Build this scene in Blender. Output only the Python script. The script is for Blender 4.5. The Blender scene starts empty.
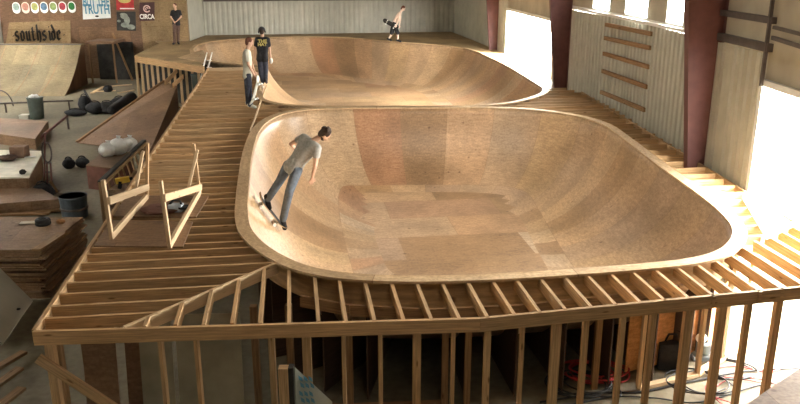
import bpy, bmesh, math, random
import numpy as np
from mathutils import Vector, Matrix
random.seed(4)
S = bpy.context.scene
COL = S.collection
PI = math.pi
D = 1.75                      # height of the wooden deck over the concrete floor
EYE = 5.4
F = 787.0
PIT = math.radians(17)
# ---------------------------------------------------------------- camera, world, lights
cd = bpy.data.cameras.new('camera'); cam = bpy.data.objects.new('camera', cd); COL.objects.link(cam)
cam.location = (0, 0, EYE); cam.rotation_euler = (PI/2-PIT, 0, 0)
cd.sensor_width = 36; cd.lens = F/800*36; cd.clip_end = 300; cd.clip_start = .05
S.camera = cam
S.view_settings.view_transform = 'Standard'; S.view_settings.look = 'None'
S.view_settings.gamma = 1; S.view_settings.exposure = -0.15; S.view_settings.use_curve_mapping = False
w = bpy.data.worlds.new('overcast_sky'); S.world = w; w.use_nodes = True
bg = w.node_tree.nodes['Background']; bg.inputs[0].default_value = (1, .97, .90, 1); bg.inputs[1].default_value = 92.0

def area(name, loc, rot, sx, sy, power, col=(1, 1, 1), portal=False):
    l = bpy.data.lights.new(name, 'AREA'); l.shape = 'RECTANGLE'; l.size = sx; l.size_y = sy
    l.energy = power; l.color = col
    o = bpy.data.objects.new(name, l); COL.objects.link(o); o.location = loc; o.rotation_euler = rot
    if portal: l.cycles.is_portal = True
    return o
# sky portals in the openings of the right wall (sampling aids, they emit nothing themselves)
area('portal_near_door', (5.95, 10.95, 1.8), (0, PI/2, 0), 3.8, 3.5, 1, portal=True)
area('portal_far_door', (4.95, 29.6, 2.0), (0, PI/2, math.radians(6)), 3.6, 7.2, 1, portal=True)
area('portal_high_windows', (5.85, 19.4, 4.5), (0, PI/2, 0), .9, 7.2, 1, portal=True)
# unseen overhead fill lamps, added to brighten the hall
for i, (x, y, p) in enumerate(((0.5, 10, 105), (1, 17, 105), (-7, 25, 5), (-1, 28, 100), (-1, 37, 70), (-12, 33, 8), (-8, 14, 6), (1, 3, 95))):
    area('fill_lamp', (x, y, 6.9), (0, 0, 0), 1.2, 3.0, p, (1, .9, .74))

# ---------------------------------------------------------------- pixel rays -> places
def ray(px, py):
    x = px-400; u = -(py-202)
    return Vector((x, F*math.cos(PIT)+u*math.sin(PIT), -F*math.sin(PIT)+u*math.cos(PIT)))
def G(px, py, z=D):
    r = ray(px, py); t = (z-EYE)/r.z
    return Vector((r.x*t, r.y*t, z))
def Y(px, py, y):
    r = ray(px, py); t = y/r.y
    return Vector((r.x*t, y, EYE+r.z*t))
AX = Vector((-.135, .991, 0)).normalized()      # deck axis, away from the viewer
TX = Vector((AX.y, -AX.x, 0))                  # across the deck, to the right

# ---------------------------------------------------------------- materials
def newmat(name, rough=.7, spec=.3):
    m = bpy.data.materials.new(name); m.use_nodes = True
    nt = m.node_tree; b = nt.nodes['Principled BSDF']
    b.inputs['Roughness'].default_value = rough; b.inputs['Specular IOR Level'].default_value = spec
    return m, nt, b
def N(nt, t, **k):
    n = nt.nodes.new(t)
    for a, v in k.items(): setattr(n, a, v)
    return n
def ramp(nt, stops, interp='LINEAR'):
    r = N(nt, 'ShaderNodeValToRGB'); cr = r.color_ramp; cr.interpolation = interp
    while len(cr.elements) < len(stops): cr.elements.new(.5)
    for e, (p, c) in zip(cr.elements, stops): e.position = p; e.color = (*c, 1)
    return r
def mixc(nt, a, b, fac, mode='MULTIPLY'):
    m = N(nt, 'ShaderNodeMix', data_type='RGBA', blend_type=mode)
    for s, v in ((0, fac), (6, a), (7, b)):
        if hasattr(v, 'is_output'): nt.links.new(v, m.inputs[s])
        else: m.inputs[s].default_value = v
    return m.outputs[2]
def plain(name, c, rough=.7, var=.25, scale=8, spec=.3, metal=0, bump=0):
    m, nt, b = newmat(name, rough, spec); b.inputs['Metallic'].default_value = metal
    tc = N(nt, 'ShaderNodeTexCoord'); nz = N(nt, 'ShaderNodeTexNoise'); nz.inputs['Scale'].default_value = scale
    nz.inputs['Detail'].default_value = 5
    nt.links.new(tc.outputs['Object'], nz.inputs[0])
    r = ramp(nt, [(.25, tuple(v*(1-var) for v in c)), (.75, tuple(min(1, v*(1+var)) for v in c))])
    nt.links.new(nz.outputs[0], r.inputs[0]); nt.links.new(r.outputs[0], b.inputs[0])
    if bump:
        bp = N(nt, 'ShaderNodeBump'); bp.inputs['Strength'].default_value = bump
        nt.links.new(nz.outputs[0], bp.inputs['Height']); nt.links.new(bp.outputs[0], b.inputs['Normal'])
    return m
def lumber(name, c, var=.3, rough=.7):
    """sawn timber: grain along u, small knots, a tint of its own for each board"""
    m, nt, b = newmat(name, rough, .25)
    tc = N(nt, 'ShaderNodeTexCoord'); mp = N(nt, 'ShaderNodeMapping'); mp.inputs['Scale'].default_value = (1.3, 30, 1)
    oi = N(nt, 'ShaderNodeObjectInfo'); nt.links.new(tc.outputs['UV'], mp.inputs[0])
    cmb = N(nt, 'ShaderNodeCombineXYZ'); mu = N(nt, 'ShaderNodeMath', operation='MULTIPLY'); mu.inputs[1].default_value = 37
    nt.links.new(oi.outputs['Random'], mu.inputs[0]); nt.links.new(mu.outputs[0], cmb.inputs[0]); nt.links.new(mu.outputs[0], cmb.inputs[1])
    nt.links.new(cmb.outputs[0], mp.inputs['Location'])
    nz = N(nt, 'ShaderNodeTexNoise'); nz.inputs['Scale'].default_value = 1.6; nz.inputs['Detail'].default_value = 6; nz.inputs['Roughness'].default_value = .65
    nt.links.new(mp.outputs[0], nz.inputs[0])
    r = ramp(nt, [(.3, tuple(v*(1-var) for v in c)), (.7, tuple(min(1, v*(1+var)) for v in c))])
    nt.links.new(nz.outputs[0], r.inputs[0])
    mp2 = N(nt, 'ShaderNodeMapping'); mp2.inputs['Scale'].default_value = (2.2, 9, 1); nt.links.new(tc.outputs['UV'], mp2.inputs[0]); nt.links.new(cmb.outputs[0], mp2.inputs['Location'])
    vo = N(nt, 'ShaderNodeTexVoronoi'); vo.inputs['Scale'].default_value = 1.0; nt.links.new(mp2.outputs[0], vo.inputs[0])
    k = ramp(nt, [(.05, (.25, .17, .12)), (.13, (1, 1, 1))]); nt.links.new(vo.outputs[0], k.inputs[0])
    c1 = mixc(nt, r.outputs[0], k.outputs[0], .8)
    t = ramp(nt, [(0, (.8, .76, .72)), (.5, (1, .97, .94)), (1, (1.0, .9, .8))]); nt.links.new(oi.outputs['Random'], t.inputs[0])
    nt.links.new(mixc(nt, c1, t.outputs[0], 1.0), b.inputs[0])
    return m
def sheets(name, cols, su=1.22, sv=1.22, rough=.6, seam=.55, stain=.35, spec=.25):
    """plywood laid in sheets over the UV map (metres): every sheet has its own tone, thin seams, grain and knots"""
    m, nt, b = newmat(name, rough, spec)
    tc = N(nt, 'ShaderNodeTexCoord'); br = N(nt, 'ShaderNodeTexBrick')
    nt.links.new(tc.outputs['UV'], br.inputs['Vector'])
    br.inputs['Scale'].default_value = 1; br.inputs['Brick Width'].default_value = su; br.inputs['Row Height'].default_value = sv
    br.inputs['Mortar Size'].default_value = .006; br.inputs['Mortar Smooth'].default_value = .4; br.offset = .5
    br.inputs['Color1'].default_value = (0, 0, 0, 1); br.inputs['Color2'].default_value = (1, 1, 1, 1); br.inputs['Mortar'].default_value = (.5, .5, .5, 1)
    sp = N(nt, 'ShaderNodeSeparateColor'); nt.links.new(br.outputs['Color'], sp.inputs[0])
    n = len(cols); r = ramp(nt, [((i+.5)/n, c) for i, c in enumerate(cols)]); nt.links.new(sp.outputs[0], r.inputs[0])
    mp = N(nt, 'ShaderNodeMapping'); mp.inputs['Scale'].default_value = (3.5, 11, 1); nt.links.new(tc.outputs['UV'], mp.inputs[0])
    nz = N(nt, 'ShaderNodeTexNoise'); nz.inputs['Scale'].default_value = 1.5; nz.inputs['Detail'].default_value = 7; nz.inputs['Roughness'].default_value = .7
    nz.inputs['Distortion'].default_value = .6
    nt.links.new(mp.outputs[0], nz.inputs[0])
    g = ramp(nt, [(.34, (.72, .66, .6)), (.62, (1.12, 1.1, 1.08))]); nt.links.new(nz.outputs[0], g.inputs[0])
    c = mixc(nt, r.outputs[0], g.outputs[0], .9)
    n3 = N(nt, 'ShaderNodeTexNoise'); n3.inputs['Scale'].default_value = 22; n3.inputs['Detail'].default_value = 3; nt.links.new(tc.outputs['UV'], n3.inputs[0])
    g3 = ramp(nt, [(.35, (.8, .78, .76)), (.62, (1.1, 1.1, 1.1))]); nt.links.new(n3.outputs[0], g3.inputs[0]); c = mixc(nt, c, g3.outputs[0], .8)
    n2 = N(nt, 'ShaderNodeTexNoise'); n2.inputs['Scale'].default_value = .8; n2.inputs['Detail'].default_value = 6; nt.links.new(tc.outputs['UV'], n2.inputs[0])
    g2 = ramp(nt, [(.35, (1-stain,)*3), (.6, (1.05, 1.05, 1.05))]); nt.links.new(n2.outputs[0], g2.inputs[0])
    c = mixc(nt, c, g2.outputs[0], .8)
    vo = N(nt, 'ShaderNodeTexVoronoi'); vo.inputs['Scale'].default_value = 2.3; nt.links.new(tc.outputs['UV'], vo.inputs[0])
    k = ramp(nt, [(.045, (.3, .2, .13)), (.10, (1, 1, 1))]); nt.links.new(vo.outputs[0], k.inputs[0])
    c = mixc(nt, c, k.outputs[0], .7)
    sm = ramp(nt, [(0, (1, 1, 1)), (1, (seam, seam*.85, seam*.75))]); nt.links.new(br.outputs['Fac'], sm.inputs[0])
    nt.links.new(mixc(nt, c, sm.outputs[0], 1.0), b.inputs[0])
    return m
M = {}
M['lumber'] = lumber('fresh_pine', (.48, .32, .17), .42)
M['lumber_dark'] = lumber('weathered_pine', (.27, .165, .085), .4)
M['lumber_pale'] = lumber('pale_pine', (.60, .455, .29), .15)
BC = [(.35, .22, .118), (.53, .37, .208), (.43, .30, .198), (.60, .435, .26), (.40, .22, .12), (.55, .43, .30), (.46, .30, .16)]
M['bowl_ply'] = sheets('bowl_birch_ply', BC, 2.44, 1.22, rough=.42, spec=.5)
M['bowl_ply_side'] = sheets('bowl_birch_ply_wall', BC, 1.22, 2.44, rough=.38, spec=.55)
M['lip'] = sheets('lip_ply', [(.50, .36, .21), (.60, .45, .28)], 2.44, 1.0, stain=.2)
M['platform_ply'] = sheets('platform_ply', [(.33, .235, .125), (.43, .315, .165), (.39, .29, .155)], 2.44, 1.22)
M['old_ply'] = sheets('old_ply', [(.23, .145, .085), (.28, .175, .10), (.20, .125, .075)], 2.44, 1.22)
M['wall_ply'] = sheets('wall_ply', [(.17, .10, .06), (.21, .125, .07), (.15, .09, .055)], 1.22, 2.44)
M['wall_ply_tan'] = sheets('wall_ply_tan', [(.27, .19, .10), (.24, .17, .09)], 1.22, 2.44)
M['ramp_ply'] = sheets('ramp_ply', [(.21, .165, .088), (.25, .195, .10), (.18, .15, .085)], 1.22, 2.44)
M['red_ply'] = sheets('red_ply', [(.50, .25, .10), (.58, .30, .12)], 1.22, 2.44)
M['rib'] = lumber('shaded_old_ply', (.07, .045, .032))  # under-deck shade is put into this near-black rib colour
M['ply_edge'] = plain('ply_edge', (.36, .24, .14), .8, .3, 20)
M['metal_white'] = plain('white_painted_metal', (.44, .43, .36), .5, .12, 2.2, .4)
M['metal_pale'] = plain('pale_insulation', (.42, .375, .29), .9, .2, 1.2, .1)
M['steel_red'] = plain('red_primer_steel', (.12, .046, .04), .6, .2, 5, .3)
M['steel_dark'] = plain('dark_steel', (.07, .055, .05), .5, .3, 6, .4)
M['black'] = plain('black_cloth', (.018, .018, .02), .85, .4, 14)
M['black_rubber'] = plain('black_rubber', (.02, .02, .022), .6, .3, 14)
M['grey_bin'] = plain('grey_green_bin', (.08, .10, .09), .5, .2, 6)
M['white_plastic'] = plain('white_plastic_bag', (.78, .80, .78), .45, .12, 10, bump=.4)
M['white_frame'] = plain('white_frame', (.8, .79, .75), .5, .06, 4)
M['yellow'] = plain('yellow_tool', (.75, .48, .06), .5, .15, 8)
M['red'] = plain('red_cord', (.45, .05, .05), .6, .2, 10)
M['plaster'] = plain('grey_sheet', (.27, .24, .17), .85, .25, 3)
M['skin'] = plain('skin', (.58, .36, .25), .6, .1, 10)
M['skin_pale'] = plain('pale_skin', (.80, .62, .50), .6, .06, 10)
M['hair'] = plain('dark_hair', (.045, .027, .018), .8, .4, 40)
M['red_hair'] = plain('red_brown_hair', (.13, .05, .03), .8, .3, 40)
M['tee_grey'] = plain('heather_grey_cotton', (.34, .33, .30), .9, .22, 26)
M['tee_pale'] = plain('pale_cotton', (.56, .54, .44), .9, .1, 12)
M['jeans'] = plain('blue_grey_denim', (.11, .13, .155), .9, .25, 16)
M['jeans_dark'] = plain('dark_denim', (.045, .05, .07), .9, .3, 16)
M['trousers_brown'] = plain('brown_trousers', (.10, .06, .045), .9, .3, 16)
M['white_paint'] = plain('white_paint', (.85, .85, .82), .6, .03, 5)
M['black_paint'] = plain('black_paint', (.02, .018, .016), .7, .2, 12)
M['blue_paint'] = plain('blue_print', (.10, .28, .40), .7, .15, 12)
M['yellow_print'] = plain('yellow_print', (.50, .43, .15), .7, .1, 12)
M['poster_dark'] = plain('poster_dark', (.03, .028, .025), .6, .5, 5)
M['eye'] = plain('eye_dark', (.02, .015, .01), .3, .1, 12)

def concrete():
    m, nt, b = newmat('concrete_floor', .75, .3)
    tc = N(nt, 'ShaderNodeTexCoord')
    a = N(nt, 'ShaderNodeTexNoise'); a.inputs['Scale'].default_value = .35; a.inputs['Detail'].default_value = 8
    c = N(nt, 'ShaderNodeTexNoise'); c.inputs['Scale'].default_value = 9; c.inputs['Detail'].default_value = 6
    nt.links.new(tc.outputs['Object'], a.inputs[0]); nt.links.new(tc.outputs['Object'], c.inputs[0])
    r = ramp(nt, [(.35, (.115, .10, .066)), (.65, (.20, .172, .115))]); nt.links.new(a.outputs[0], r.inputs[0])
    r2 = ramp(nt, [(.3, (.75, .73, .7)), (.7, (1.05, 1.05, 1.05))]); nt.links.new(c.outputs[0], r2.inputs[0])
    nt.links.new(mixc(nt, r.outputs[0], r2.outputs[0], 1.0), b.inputs[0])
    return m
M['floor'] = concrete()

# ---------------------------------------------------------------- mesh helpers
class MB:
    def __init__(s): s.v = []; s.f = []; s.uv = []; s.mi = []
    def face(s, pts, uvs=None, mi=0):
        i = len(s.v); s.v += [tuple(p) for p in pts]; s.f.append(tuple(range(i, i+len(pts))))
        s.uv += uvs if uvs else [(p[0], p[1]) for p in pts]; s.mi.append(mi); return s
    def hexa(s, c, L, uo=0, mi=0):
        """c: 8 corners, 0-3 at the start (ring), 4-7 at the end"""
        e = [(Vector(c[(k+1) % 4])-Vector(c[k])).length for k in range(4)]
        vo = random.random()*3
        for k in range(4):
            a, b = k, (k+1) % 4
            s.face([c[a], c[b], c[b+4], c[a+4]], [(uo, vo), (uo, vo+e[k]), (uo+L, vo+e[k]), (uo+L, vo)], mi); vo += e[k]
        s.face([c[3], c[2], c[1], c[0]], [(0, 0), (e[0], 0), (e[0], e[1]), (0, e[1])], mi)
        s.face([c[4], c[5], c[6], c[7]], [(0, 0), (e[0], 0), (e[0], e[1]), (0, e[1])], mi)
        return s
    def bar(s, a, b, w, h, up=(0, 0, 1), align=0, mi=0):
        """beam from a to b; w sideways, h along up; align 0 centred, 1: a,b on its top face, -1: on its bottom face"""
        a = Vector(a); b = Vector(b); d = (b-a); L = d.length; d.normalize(); up = Vector(up)
        sd = d.cross(up)
        if sd.length < 1e-4: sd = d.cross(Vector((0, 1, 0)))
        sd.normalize(); u = sd.cross(d).normalized()
        off = -u*h*(align*.5)
        q = [off-sd*w/2-u*h/2, off+sd*w/2-u*h/2, off+sd*w/2+u*h/2, off-sd*w/2+u*h/2]
        return s.hexa([a+k for k in q]+[b+k for k in q], L, random.random()*9, mi)
    def box(s, x0, x1, y0, y1, z0, z1, mi=0):
        return s.hexa([(x0, y0, z0), (x0, y1, z0), (x0, y1, z1), (x0, y0, z1), (x1, y0, z0), (x1, y1, z0), (x1, y1, z1), (x1, y0, z1)], abs(x1-x0), 0, mi)
    def slab(s, poly, z0, z1=None, th=None, mi=0):
        """horizontal (or any planar, given as 3D points) polygon with thickness th downward"""
        pts = [Vector(p) for p in poly]
        n = Vector((0, 0, 0))
        for i in range(len(pts)):
            n += pts[i].cross(pts[(i+1) % len(pts)])
        n.normalize()
        if n.z < 0: pts.reverse(); n = -n
        lo = [p-n*th for p in pts]
        ux = TX if abs(TX.dot(n)) < .8 else Vector((0, 0, 1)); ux = (ux-n*ux.dot(n)).normalized(); uy = n.cross(ux)
        uv = lambda P: [(p.dot(ux), p.dot(uy)) for p in P]
        s.face(pts, uv(pts), mi); s.face(lo[::-1], uv(lo[::-1]), mi)
        for i in range(len(pts)):
            j = (i+1) % len(pts); L = (pts[j]-pts[i]).length
            s.face([pts[i], lo[i], lo[j], pts[j]], [(0, 0), (0, th), (L, th), (L, 0)], mi)
        return s
    def tube(s, path, r, n=8, cap=True, mi=0):
        path = [Vector(p) for p in path]; rings = []
        rr = r if isinstance(r, (list, tuple)) else [r]*len(path)
        prev = None
        for i, p in enumerate(path):
            d = (path[min(i+1, len(path)-1)]-path[max(i-1, 0)]).normalized()
            if prev is None:
                a = d.cross(Vector((0, 0, 1)))
                if a.length < .05: a = d.cross(Vector((0, 1, 0)))
            else: a = prev-d*prev.dot(d)
            a.normalize(); prev = a; b = d.cross(a)
            rings.append([p+(a*math.cos(2*PI*k/n)+b*math.sin(2*PI*k/n))*rr[i] for k in range(n)])
        i0 = len(s.v)
        for R in rings: s.v += [tuple(p) for p in R]
        for i in range(len(rings)-1):
            for k in range(n):
                k2 = (k+1) % n
                s.f.append((i0+i*n+k, i0+i*n+k2, i0+(i+1)*n+k2, i0+(i+1)*n+k)); s.uv += [(i*.1, k*.02)]*4; s.mi.append(mi)
        if cap:
            s.f.append(tuple(i0+k for k in range(n-1, -1, -1))); s.uv += [(0, 0)]*n; s.mi.append(mi)
            s.f.append(tuple(i0+(len(rings)-1)*n+k for k in range(n))); s.uv += [(0, 0)]*n; s.mi.append(mi)
        return s
    def capsule(s, a, b, ra, rb, n=12, m=5, mi=0):
        a = Vector(a); b = Vector(b); d = b-a
        if d.length < 1e-5: d = Vector((0, 0, 1e-4))
        d.normalize(); path = []; rr = []
        for i in range(m+1):
            t = PI/2*(1-i/m); path.append(a-d*ra*math.sin(t)); rr.append(max(.0015, ra*math.cos(t)))
        for i in range(m+1):
            t = PI/2*(i/m); path.append(b+d*rb*math.sin(t)); rr.append(max(.0015, rb*math.cos(t)))
        return s.tube(path, rr, n, True, mi)
    def ell(s, c, rx, ry, rz, R=None, nu=16, nv=10, jit=0, mi=0):
        c = Vector(c); R = R or Matrix.Identity(3); i0 = len(s.v)
        for j in range(nv+1):
            t = PI*j/nv
            for k in range(nu):
                p = 2*PI*k/nu; q = 1+jit*(random.random()-.5)
                s.v.append(tuple(c+R @ Vector((rx*math.sin(t)*math.cos(p)*q, ry*math.sin(t)*math.sin(p)*q, rz*math.cos(t)*q))))
        for j in range(nv):
            for k in range(nu):
                k2 = (k+1) % nu
                s.f.append((i0+j*nu+k, i0+(j+1)*nu+k, i0+(j+1)*nu+k2, i0+j*nu+k2)); s.uv += [(k/nu, j/nv)]*4; s.mi.append(mi)
        return s
    def mesh(s, name, mats, smooth=False, weld=False):
        me = bpy.data.meshes.new(name); me.from_pydata(s.v, [], s.f)
        ul = me.uv_layers.new(name='UVMap')
        ul.data.foreach_set('uv', [c for t in s.uv for c in t])
        for m in (mats if isinstance(mats, list) else [mats]): me.materials.append(m)
        me.polygons.foreach_set('material_index', s.mi)
        if weld:
            bm = bmesh.new(); bm.from_mesh(me); bmesh.ops.remove_doubles(bm, verts=bm.verts, dist=1e-4)
            bmesh.ops.recalc_face_normals(bm, faces=bm.faces); bm.to_mesh(me); bm.free()
        me.polygons.foreach_set('use_smooth', [smooth]*len(me.polygons)); me.update()
        return me
    def build(s, name, mats, parent=None, smooth=False, weld=False):
        return link(name, s.mesh(name, mats, smooth, weld), parent)
def link(name, me, parent=None):
    o = bpy.data.objects.new(name, me); COL.objects.link(o)
    if parent is not None:
        o.parent = parent; o.matrix_parent_inverse = parent.matrix_basis.inverted()
    return o
def thing(name, label, cat, loc=(0, 0, 0), group=None):
    o = bpy.data.objects.new(name, None); COL.objects.link(o); o.location = loc; o.empty_display_size = .1
    return tag(o, label, cat, group)
def tag(o, label, cat, group=None, kind=None):
    o['label'] = label; o['category'] = cat
    if group: o['group'] = group
    if kind: o['kind'] = kind
    return o
def struct(o): o['kind'] = 'structure'; return o
def bevel(o, w=.006, seg=2):
    m = o.modifiers.new('bevel', 'BEVEL'); m.width = w; m.segments = seg; m.limit_method = 'ANGLE'; return o

# ================================================================= the hall
struct(MB().face([(-22, -3, 0), (30, -3, 0), (30, 50, 0), (-22, 50, 0)]).build('floor', M['floor']))
WR = [Vector(p) for p in ((5.88, -3, 0), (5.86, 14, 0), (5.72, 20, 0), (5.24, 24.7, 0), (4.35, 33.2, 0), (2.95, 43.4, 0))]
def wall_pt(y, z=0, off=0):
    for a, b in zip(WR, WR[1:]):
        if y <= b.y or b is WR[-1]:
            t = (y-a.y)/(b.y-a.y); p = a.lerp(b, t); return Vector((p.x-off, y, z))
def corr(mb, a, b, z0, z1, per=.26, amp=.028, mi=0):
    """ribbed metal sheet standing on the line a-b"""
    a = Vector((a[0], a[1], 0)); b = Vector((b[0], b[1], 0)); d = b-a; L = d.length; d.normalize()
    n = Vector((-d.y, d.x, 0)); s = 0; pts = []
    k = 0
    prof = ((0, 0), (.3, 0), (.42, 1), (.88, 1))
    while k*per < L:
        for q, h in prof:
            x = (k+q)*per
            if x < L: pts.append((x, h))
        k += 1
    pts.append((L, 0))
    for (x0, h0), (x1, h1) in zip(pts, pts[1:]):
        p = a+d*x0+n*h0*amp; q = a+d*x1+n*h1*amp
        mb.face([(p.x, p.y, z0), (q.x, q.y, z0), (q.x, q.y, z1), (p.x, p.y, z1)], [(x0, z0), (x1, z0), (x1, z1), (x0, z1)], mi)
ZC = 4.0
wr = MB()
yseg = lambda y0, y1: [wall_pt(y0)]+[q for q in WR if y0 < q.y < y1]+[wall_pt(y1)]
def wall_run(y0, y1, z0, z1, flat=False, mi=0, per=.26, off=0, amp=.035):
    P = [p-Vector((off, 0, 0)) for p in yseg(y0, y1)]
    for a, b in zip(P, P[1:]):
        if flat:
            L = (b-a).length
            wr.face([(a.x, a.y, z0), (b.x, b.y, z0), (b.x, b.y, z1), (a.x, a.y, z1)], [(0, z0), (L, z0), (L, z1), (0, z1)], mi)
        else: corr(wr, a, b, z0, z1, per, amp, mi)
NEAR = (9.3, 12.62); FAR = (26.2, 32.8)
wall_run(NEAR[1], 14.6, 0, ZC, per=.3, amp=.07); wall_run(14.6, 24.6, 0, ZC)
wall_run(24.6, FAR[0], 0, ZC, flat=True)
wall_run(FAR[1], 43.4, 0, 7)
wall_run(-3, NEAR[0], 0, ZC)
wall_run(NEAR[0], NEAR[1], 3.55, 4.02, flat=True, mi=1)
wall_run(-3, 14.6, 3.9, 7, flat=True, mi=1)
WIN = [(16.4, 17.4), (18.65, 20.3), (21.4, 22.7)]
zt = 4.12
ys = [15.5-.05]+[v for q in WIN for v in q]+[25]
for a, b in ((14.6, 16.4), (17.4, 18.65), (20.3, 21.4), (22.7, 26.2)): wall_run(a, b, zt, 4.85, flat=True, mi=1)
wall_run(14.6, 26.2, 4.85, 7, flat=True, mi=1)
wall_run(14.6, 26.2, ZC, zt, flat=True, mi=2)
wall_run(FAR[0]-.2, FAR[1]+.2, 3.55, 7, flat=True, mi=1)
o = struct(wr.build('wall_right', [M['metal_white'], M['metal_pale'], M['white_frame']]))
m = o.modifiers.new('solid', 'SOLIDIFY'); m.thickness = .012
# back wall: ribbed metal, then plywood on the left
wb = MB(); corr(wb, (2.95, 43.4), (-10.05, 41.15), 0, 7, .26, .03)
wb.face([(-10.05, 41.15, 0), (-10.05, 38.3, 0), (-10.05, 38.3, 7), (-10.05, 41.15, 7)])
wb = struct(wb.build('wall_back', M['metal_white']))
wp = MB(); XA = Y(141, 30, 38).x
wp.face([(-18.9, 38.1, 0), (XA, 38.1, 0), (XA, 38.1, 7), (-18.9, 38.1, 7)], [(-18.9, 0), (XA, 0), (XA, 7), (-18.9, 7)], 0)
wp.face([(XA, 38.1, 0), (-10.05, 38.1, 0), (-10.05, 38.1, 7), (XA, 38.1, 7)], [(0, 0), (3, 0), (3, 7), (0, 7)], 1)
wp.face([(-10.05, 38.1, 0), (-10.05, 38.3, 0), (-10.05, 38.3, 7), (-10.05, 38.1, 7)], None, 1)
struct(wp.build('wall_back_plywood', [M['wall_ply'], M['wall_ply_tan']]))
wl = MB(); corr(wl, (-18.9, 38.1), (-18.9, -3), 0, 7, .26, .03); struct(wl.build('wall_left', M['metal_white']))
struct(MB().face([(-18.9, -3, 0), (6, -3, 0), (6, -3, 7), (-18.9, -3, 7)]).build('wall_front', M['metal_pale']))
struct(MB().box(-18.4, 6.2, -3.1, 44, 7.0, 7.15).build('ceiling', plain('dim_roof_lining', (.16, .14, .115))))
# girts, frames and pipes of the hall
tr = 0
def trim(mb, mat):
    global tr; tr += 1
    return struct(mb.build('trim_%d' % tr, mat))
trim(MB().bar((3.0, 43.2, 3.56), (-9.95, 41.05, 3.56), .1, .2), M['steel_dark'])
trim(MB().bar(wall_pt(12.5, 4.1, .06), wall_pt(14.7, 4.1, .06), .1, .13), M['steel_dark'])
trim(MB().bar(wall_pt(12.5, 4.52, .06), wall_pt(14.7, 4.52, .06), .1, .1), M['steel_dark'])
trim(MB().bar(wall_pt(12.55, 3.5, .1), wall_pt(12.55, 7, .1), .05, .05), M['steel_dark'])
trim(MB().bar(wall_pt(9, 4.3, .05), wall_pt(12.5, 4.42, .05), .04, .05), M['steel_dark'])
trim(MB().bar(wall_pt(9, 4.1, .05), wall_pt(12.5, 4.26, .05), .04, .06), M['steel_dark'])
trim(MB().bar(wall_pt(15.0, 4.06, .04), wall_pt(24.2, 4.06, .04), .06, .07), M['white_frame'])
for j, (a, b) in enumerate(WIN):
    f = MB()
    for p, q in (((a, zt), (b, zt)), ((a, 4.85), (b, 4.85)), ((a, zt), (a, 4.85)), ((b, zt), (b, 4.85))):
        f.bar(wall_pt(p[0], p[1], .01), wall_pt(q[0], q[1], .01), .06, .06)
    struct(f.build('window_%d' % (j+1), M['white_frame']))
def doorway(k, y0, y1, zb):
    f = MB()
    f.bar(wall_pt(y0, 0, .03), wall_pt(y0, zb, .03), .09, .12); f.bar(wall_pt(y1, 0, .03), wall_pt(y1, zb, .03), .09, .12)
    f.bar(wall_pt(y0, zb, .03), wall_pt(y1, zb, .03), .1, .1)
    struct(f.build('door_%d' % k, M['white_frame']))
doorway(1, *NEAR, 3.55); doorway(2, *FAR, 3.55)
# tapered red steel columns
def column(y, d0, d1, label, wsx=0):
    x = wall_pt(y).x
    t = thing('steel_column', label, 'column', (x, y, 0), 'red steel columns along the right wall')
    z1 = 6.95; x0 = lambda z: x-(d0+(d1-d0)*max(0, (z-D))/(4.6-D))
    q = MB(); 
    def quad(xa0, xb0, xa1, xb1, ya, yb, z0, z1):
        q.hexa([(xa0, ya, z0), (xa0, yb, z0), (xb0, yb, z0), (xb0, ya, z0), (xa1, ya, z1), (xa1, yb, z1), (xb1, yb, z1), (xb1, ya, z1)], z1-z0)
    quad(x0(0), x-.02, x0(z1), x-.02, y-.012, y+.012, 0, z1); q.build('web', M['steel_red'], t)
    q = MB(); quad(x0(0)-.015, x0(0), x0(z1)-.015, x0(z1), y-.11, y+.11, 0, z1); q.build('inner_flange', M['steel_red'], t)
    q = MB(); quad(x-.02, x-.005, x-.02, x-.005, y-.11, y+.11, 0, z1); q.build('outer_flange', M['steel_red'], t)
    MB().box(x-d0-.08, x-.01, y-.16, y+.16, 0, .02).build('base_plate', M['steel_red'], t)
    return t
column(14.5, .24, .62, 'dark red steel column beside the near ribbed wall panel, largest and nearest')
column(24.7, .25, .62, 'dark red steel column between the bright far doorway and the wall with planks')
column(34.2, .22, .55, 'thin red steel column near the far right corner of the hall')

# ================================================================= bowls
def chaikin(P, n=2):
    for _ in range(n):
        Q = []
        for i in range(len(P)):
            a = P[i]; b = P[(i+1) % len(P)]; Q += [a*.75+b*.25, a*.25+b*.75]
        P = Q
    return P
def resample(P, n):
    L = [0]
    for i in range(len(P)): L.append(L[-1]+(P[(i+1) % len(P)]-P[i]).length)
    out = []; j = 0
    for k in range(n):
        t = L[-1]*k/n
        while L[j+1] < t: j += 1
        out.append(P[j].lerp(P[(j+1) % len(P)], (t-L[j])/max(1e-9, L[j+1]-L[j])))
    return out, L[-1]
def contour(px, n, sm=2):
    P = [G(x, y) for x, y in px]
    P, L = resample(chaikin(P, sm), n)
    P = [Vector((p.x, p.y, 0)) for p in P]
    ar = sum(P[i].x*P[(i+1) % n].y-P[(i+1) % n].x*P[i].y for i in range(n))
    if ar < 0: P.reverse()
    return P, L
NB, NL = contour([(252, 150), (262, 125), (285, 113.5), (318, 109.5), (400, 108.7), (500, 108.7), (553, 112.5), (600, 122.5), (624, 140.5),
                  (656, 166), (691, 190.5), (719, 212), (736, 233), (722, 252), (690, 261), (640, 266), (590, 270), (500, 276), (420, 278.5), (360, 277),
                  (313, 271), (280, 257), (258, 241), (247, 224), (248, 190)], 260)
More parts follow.
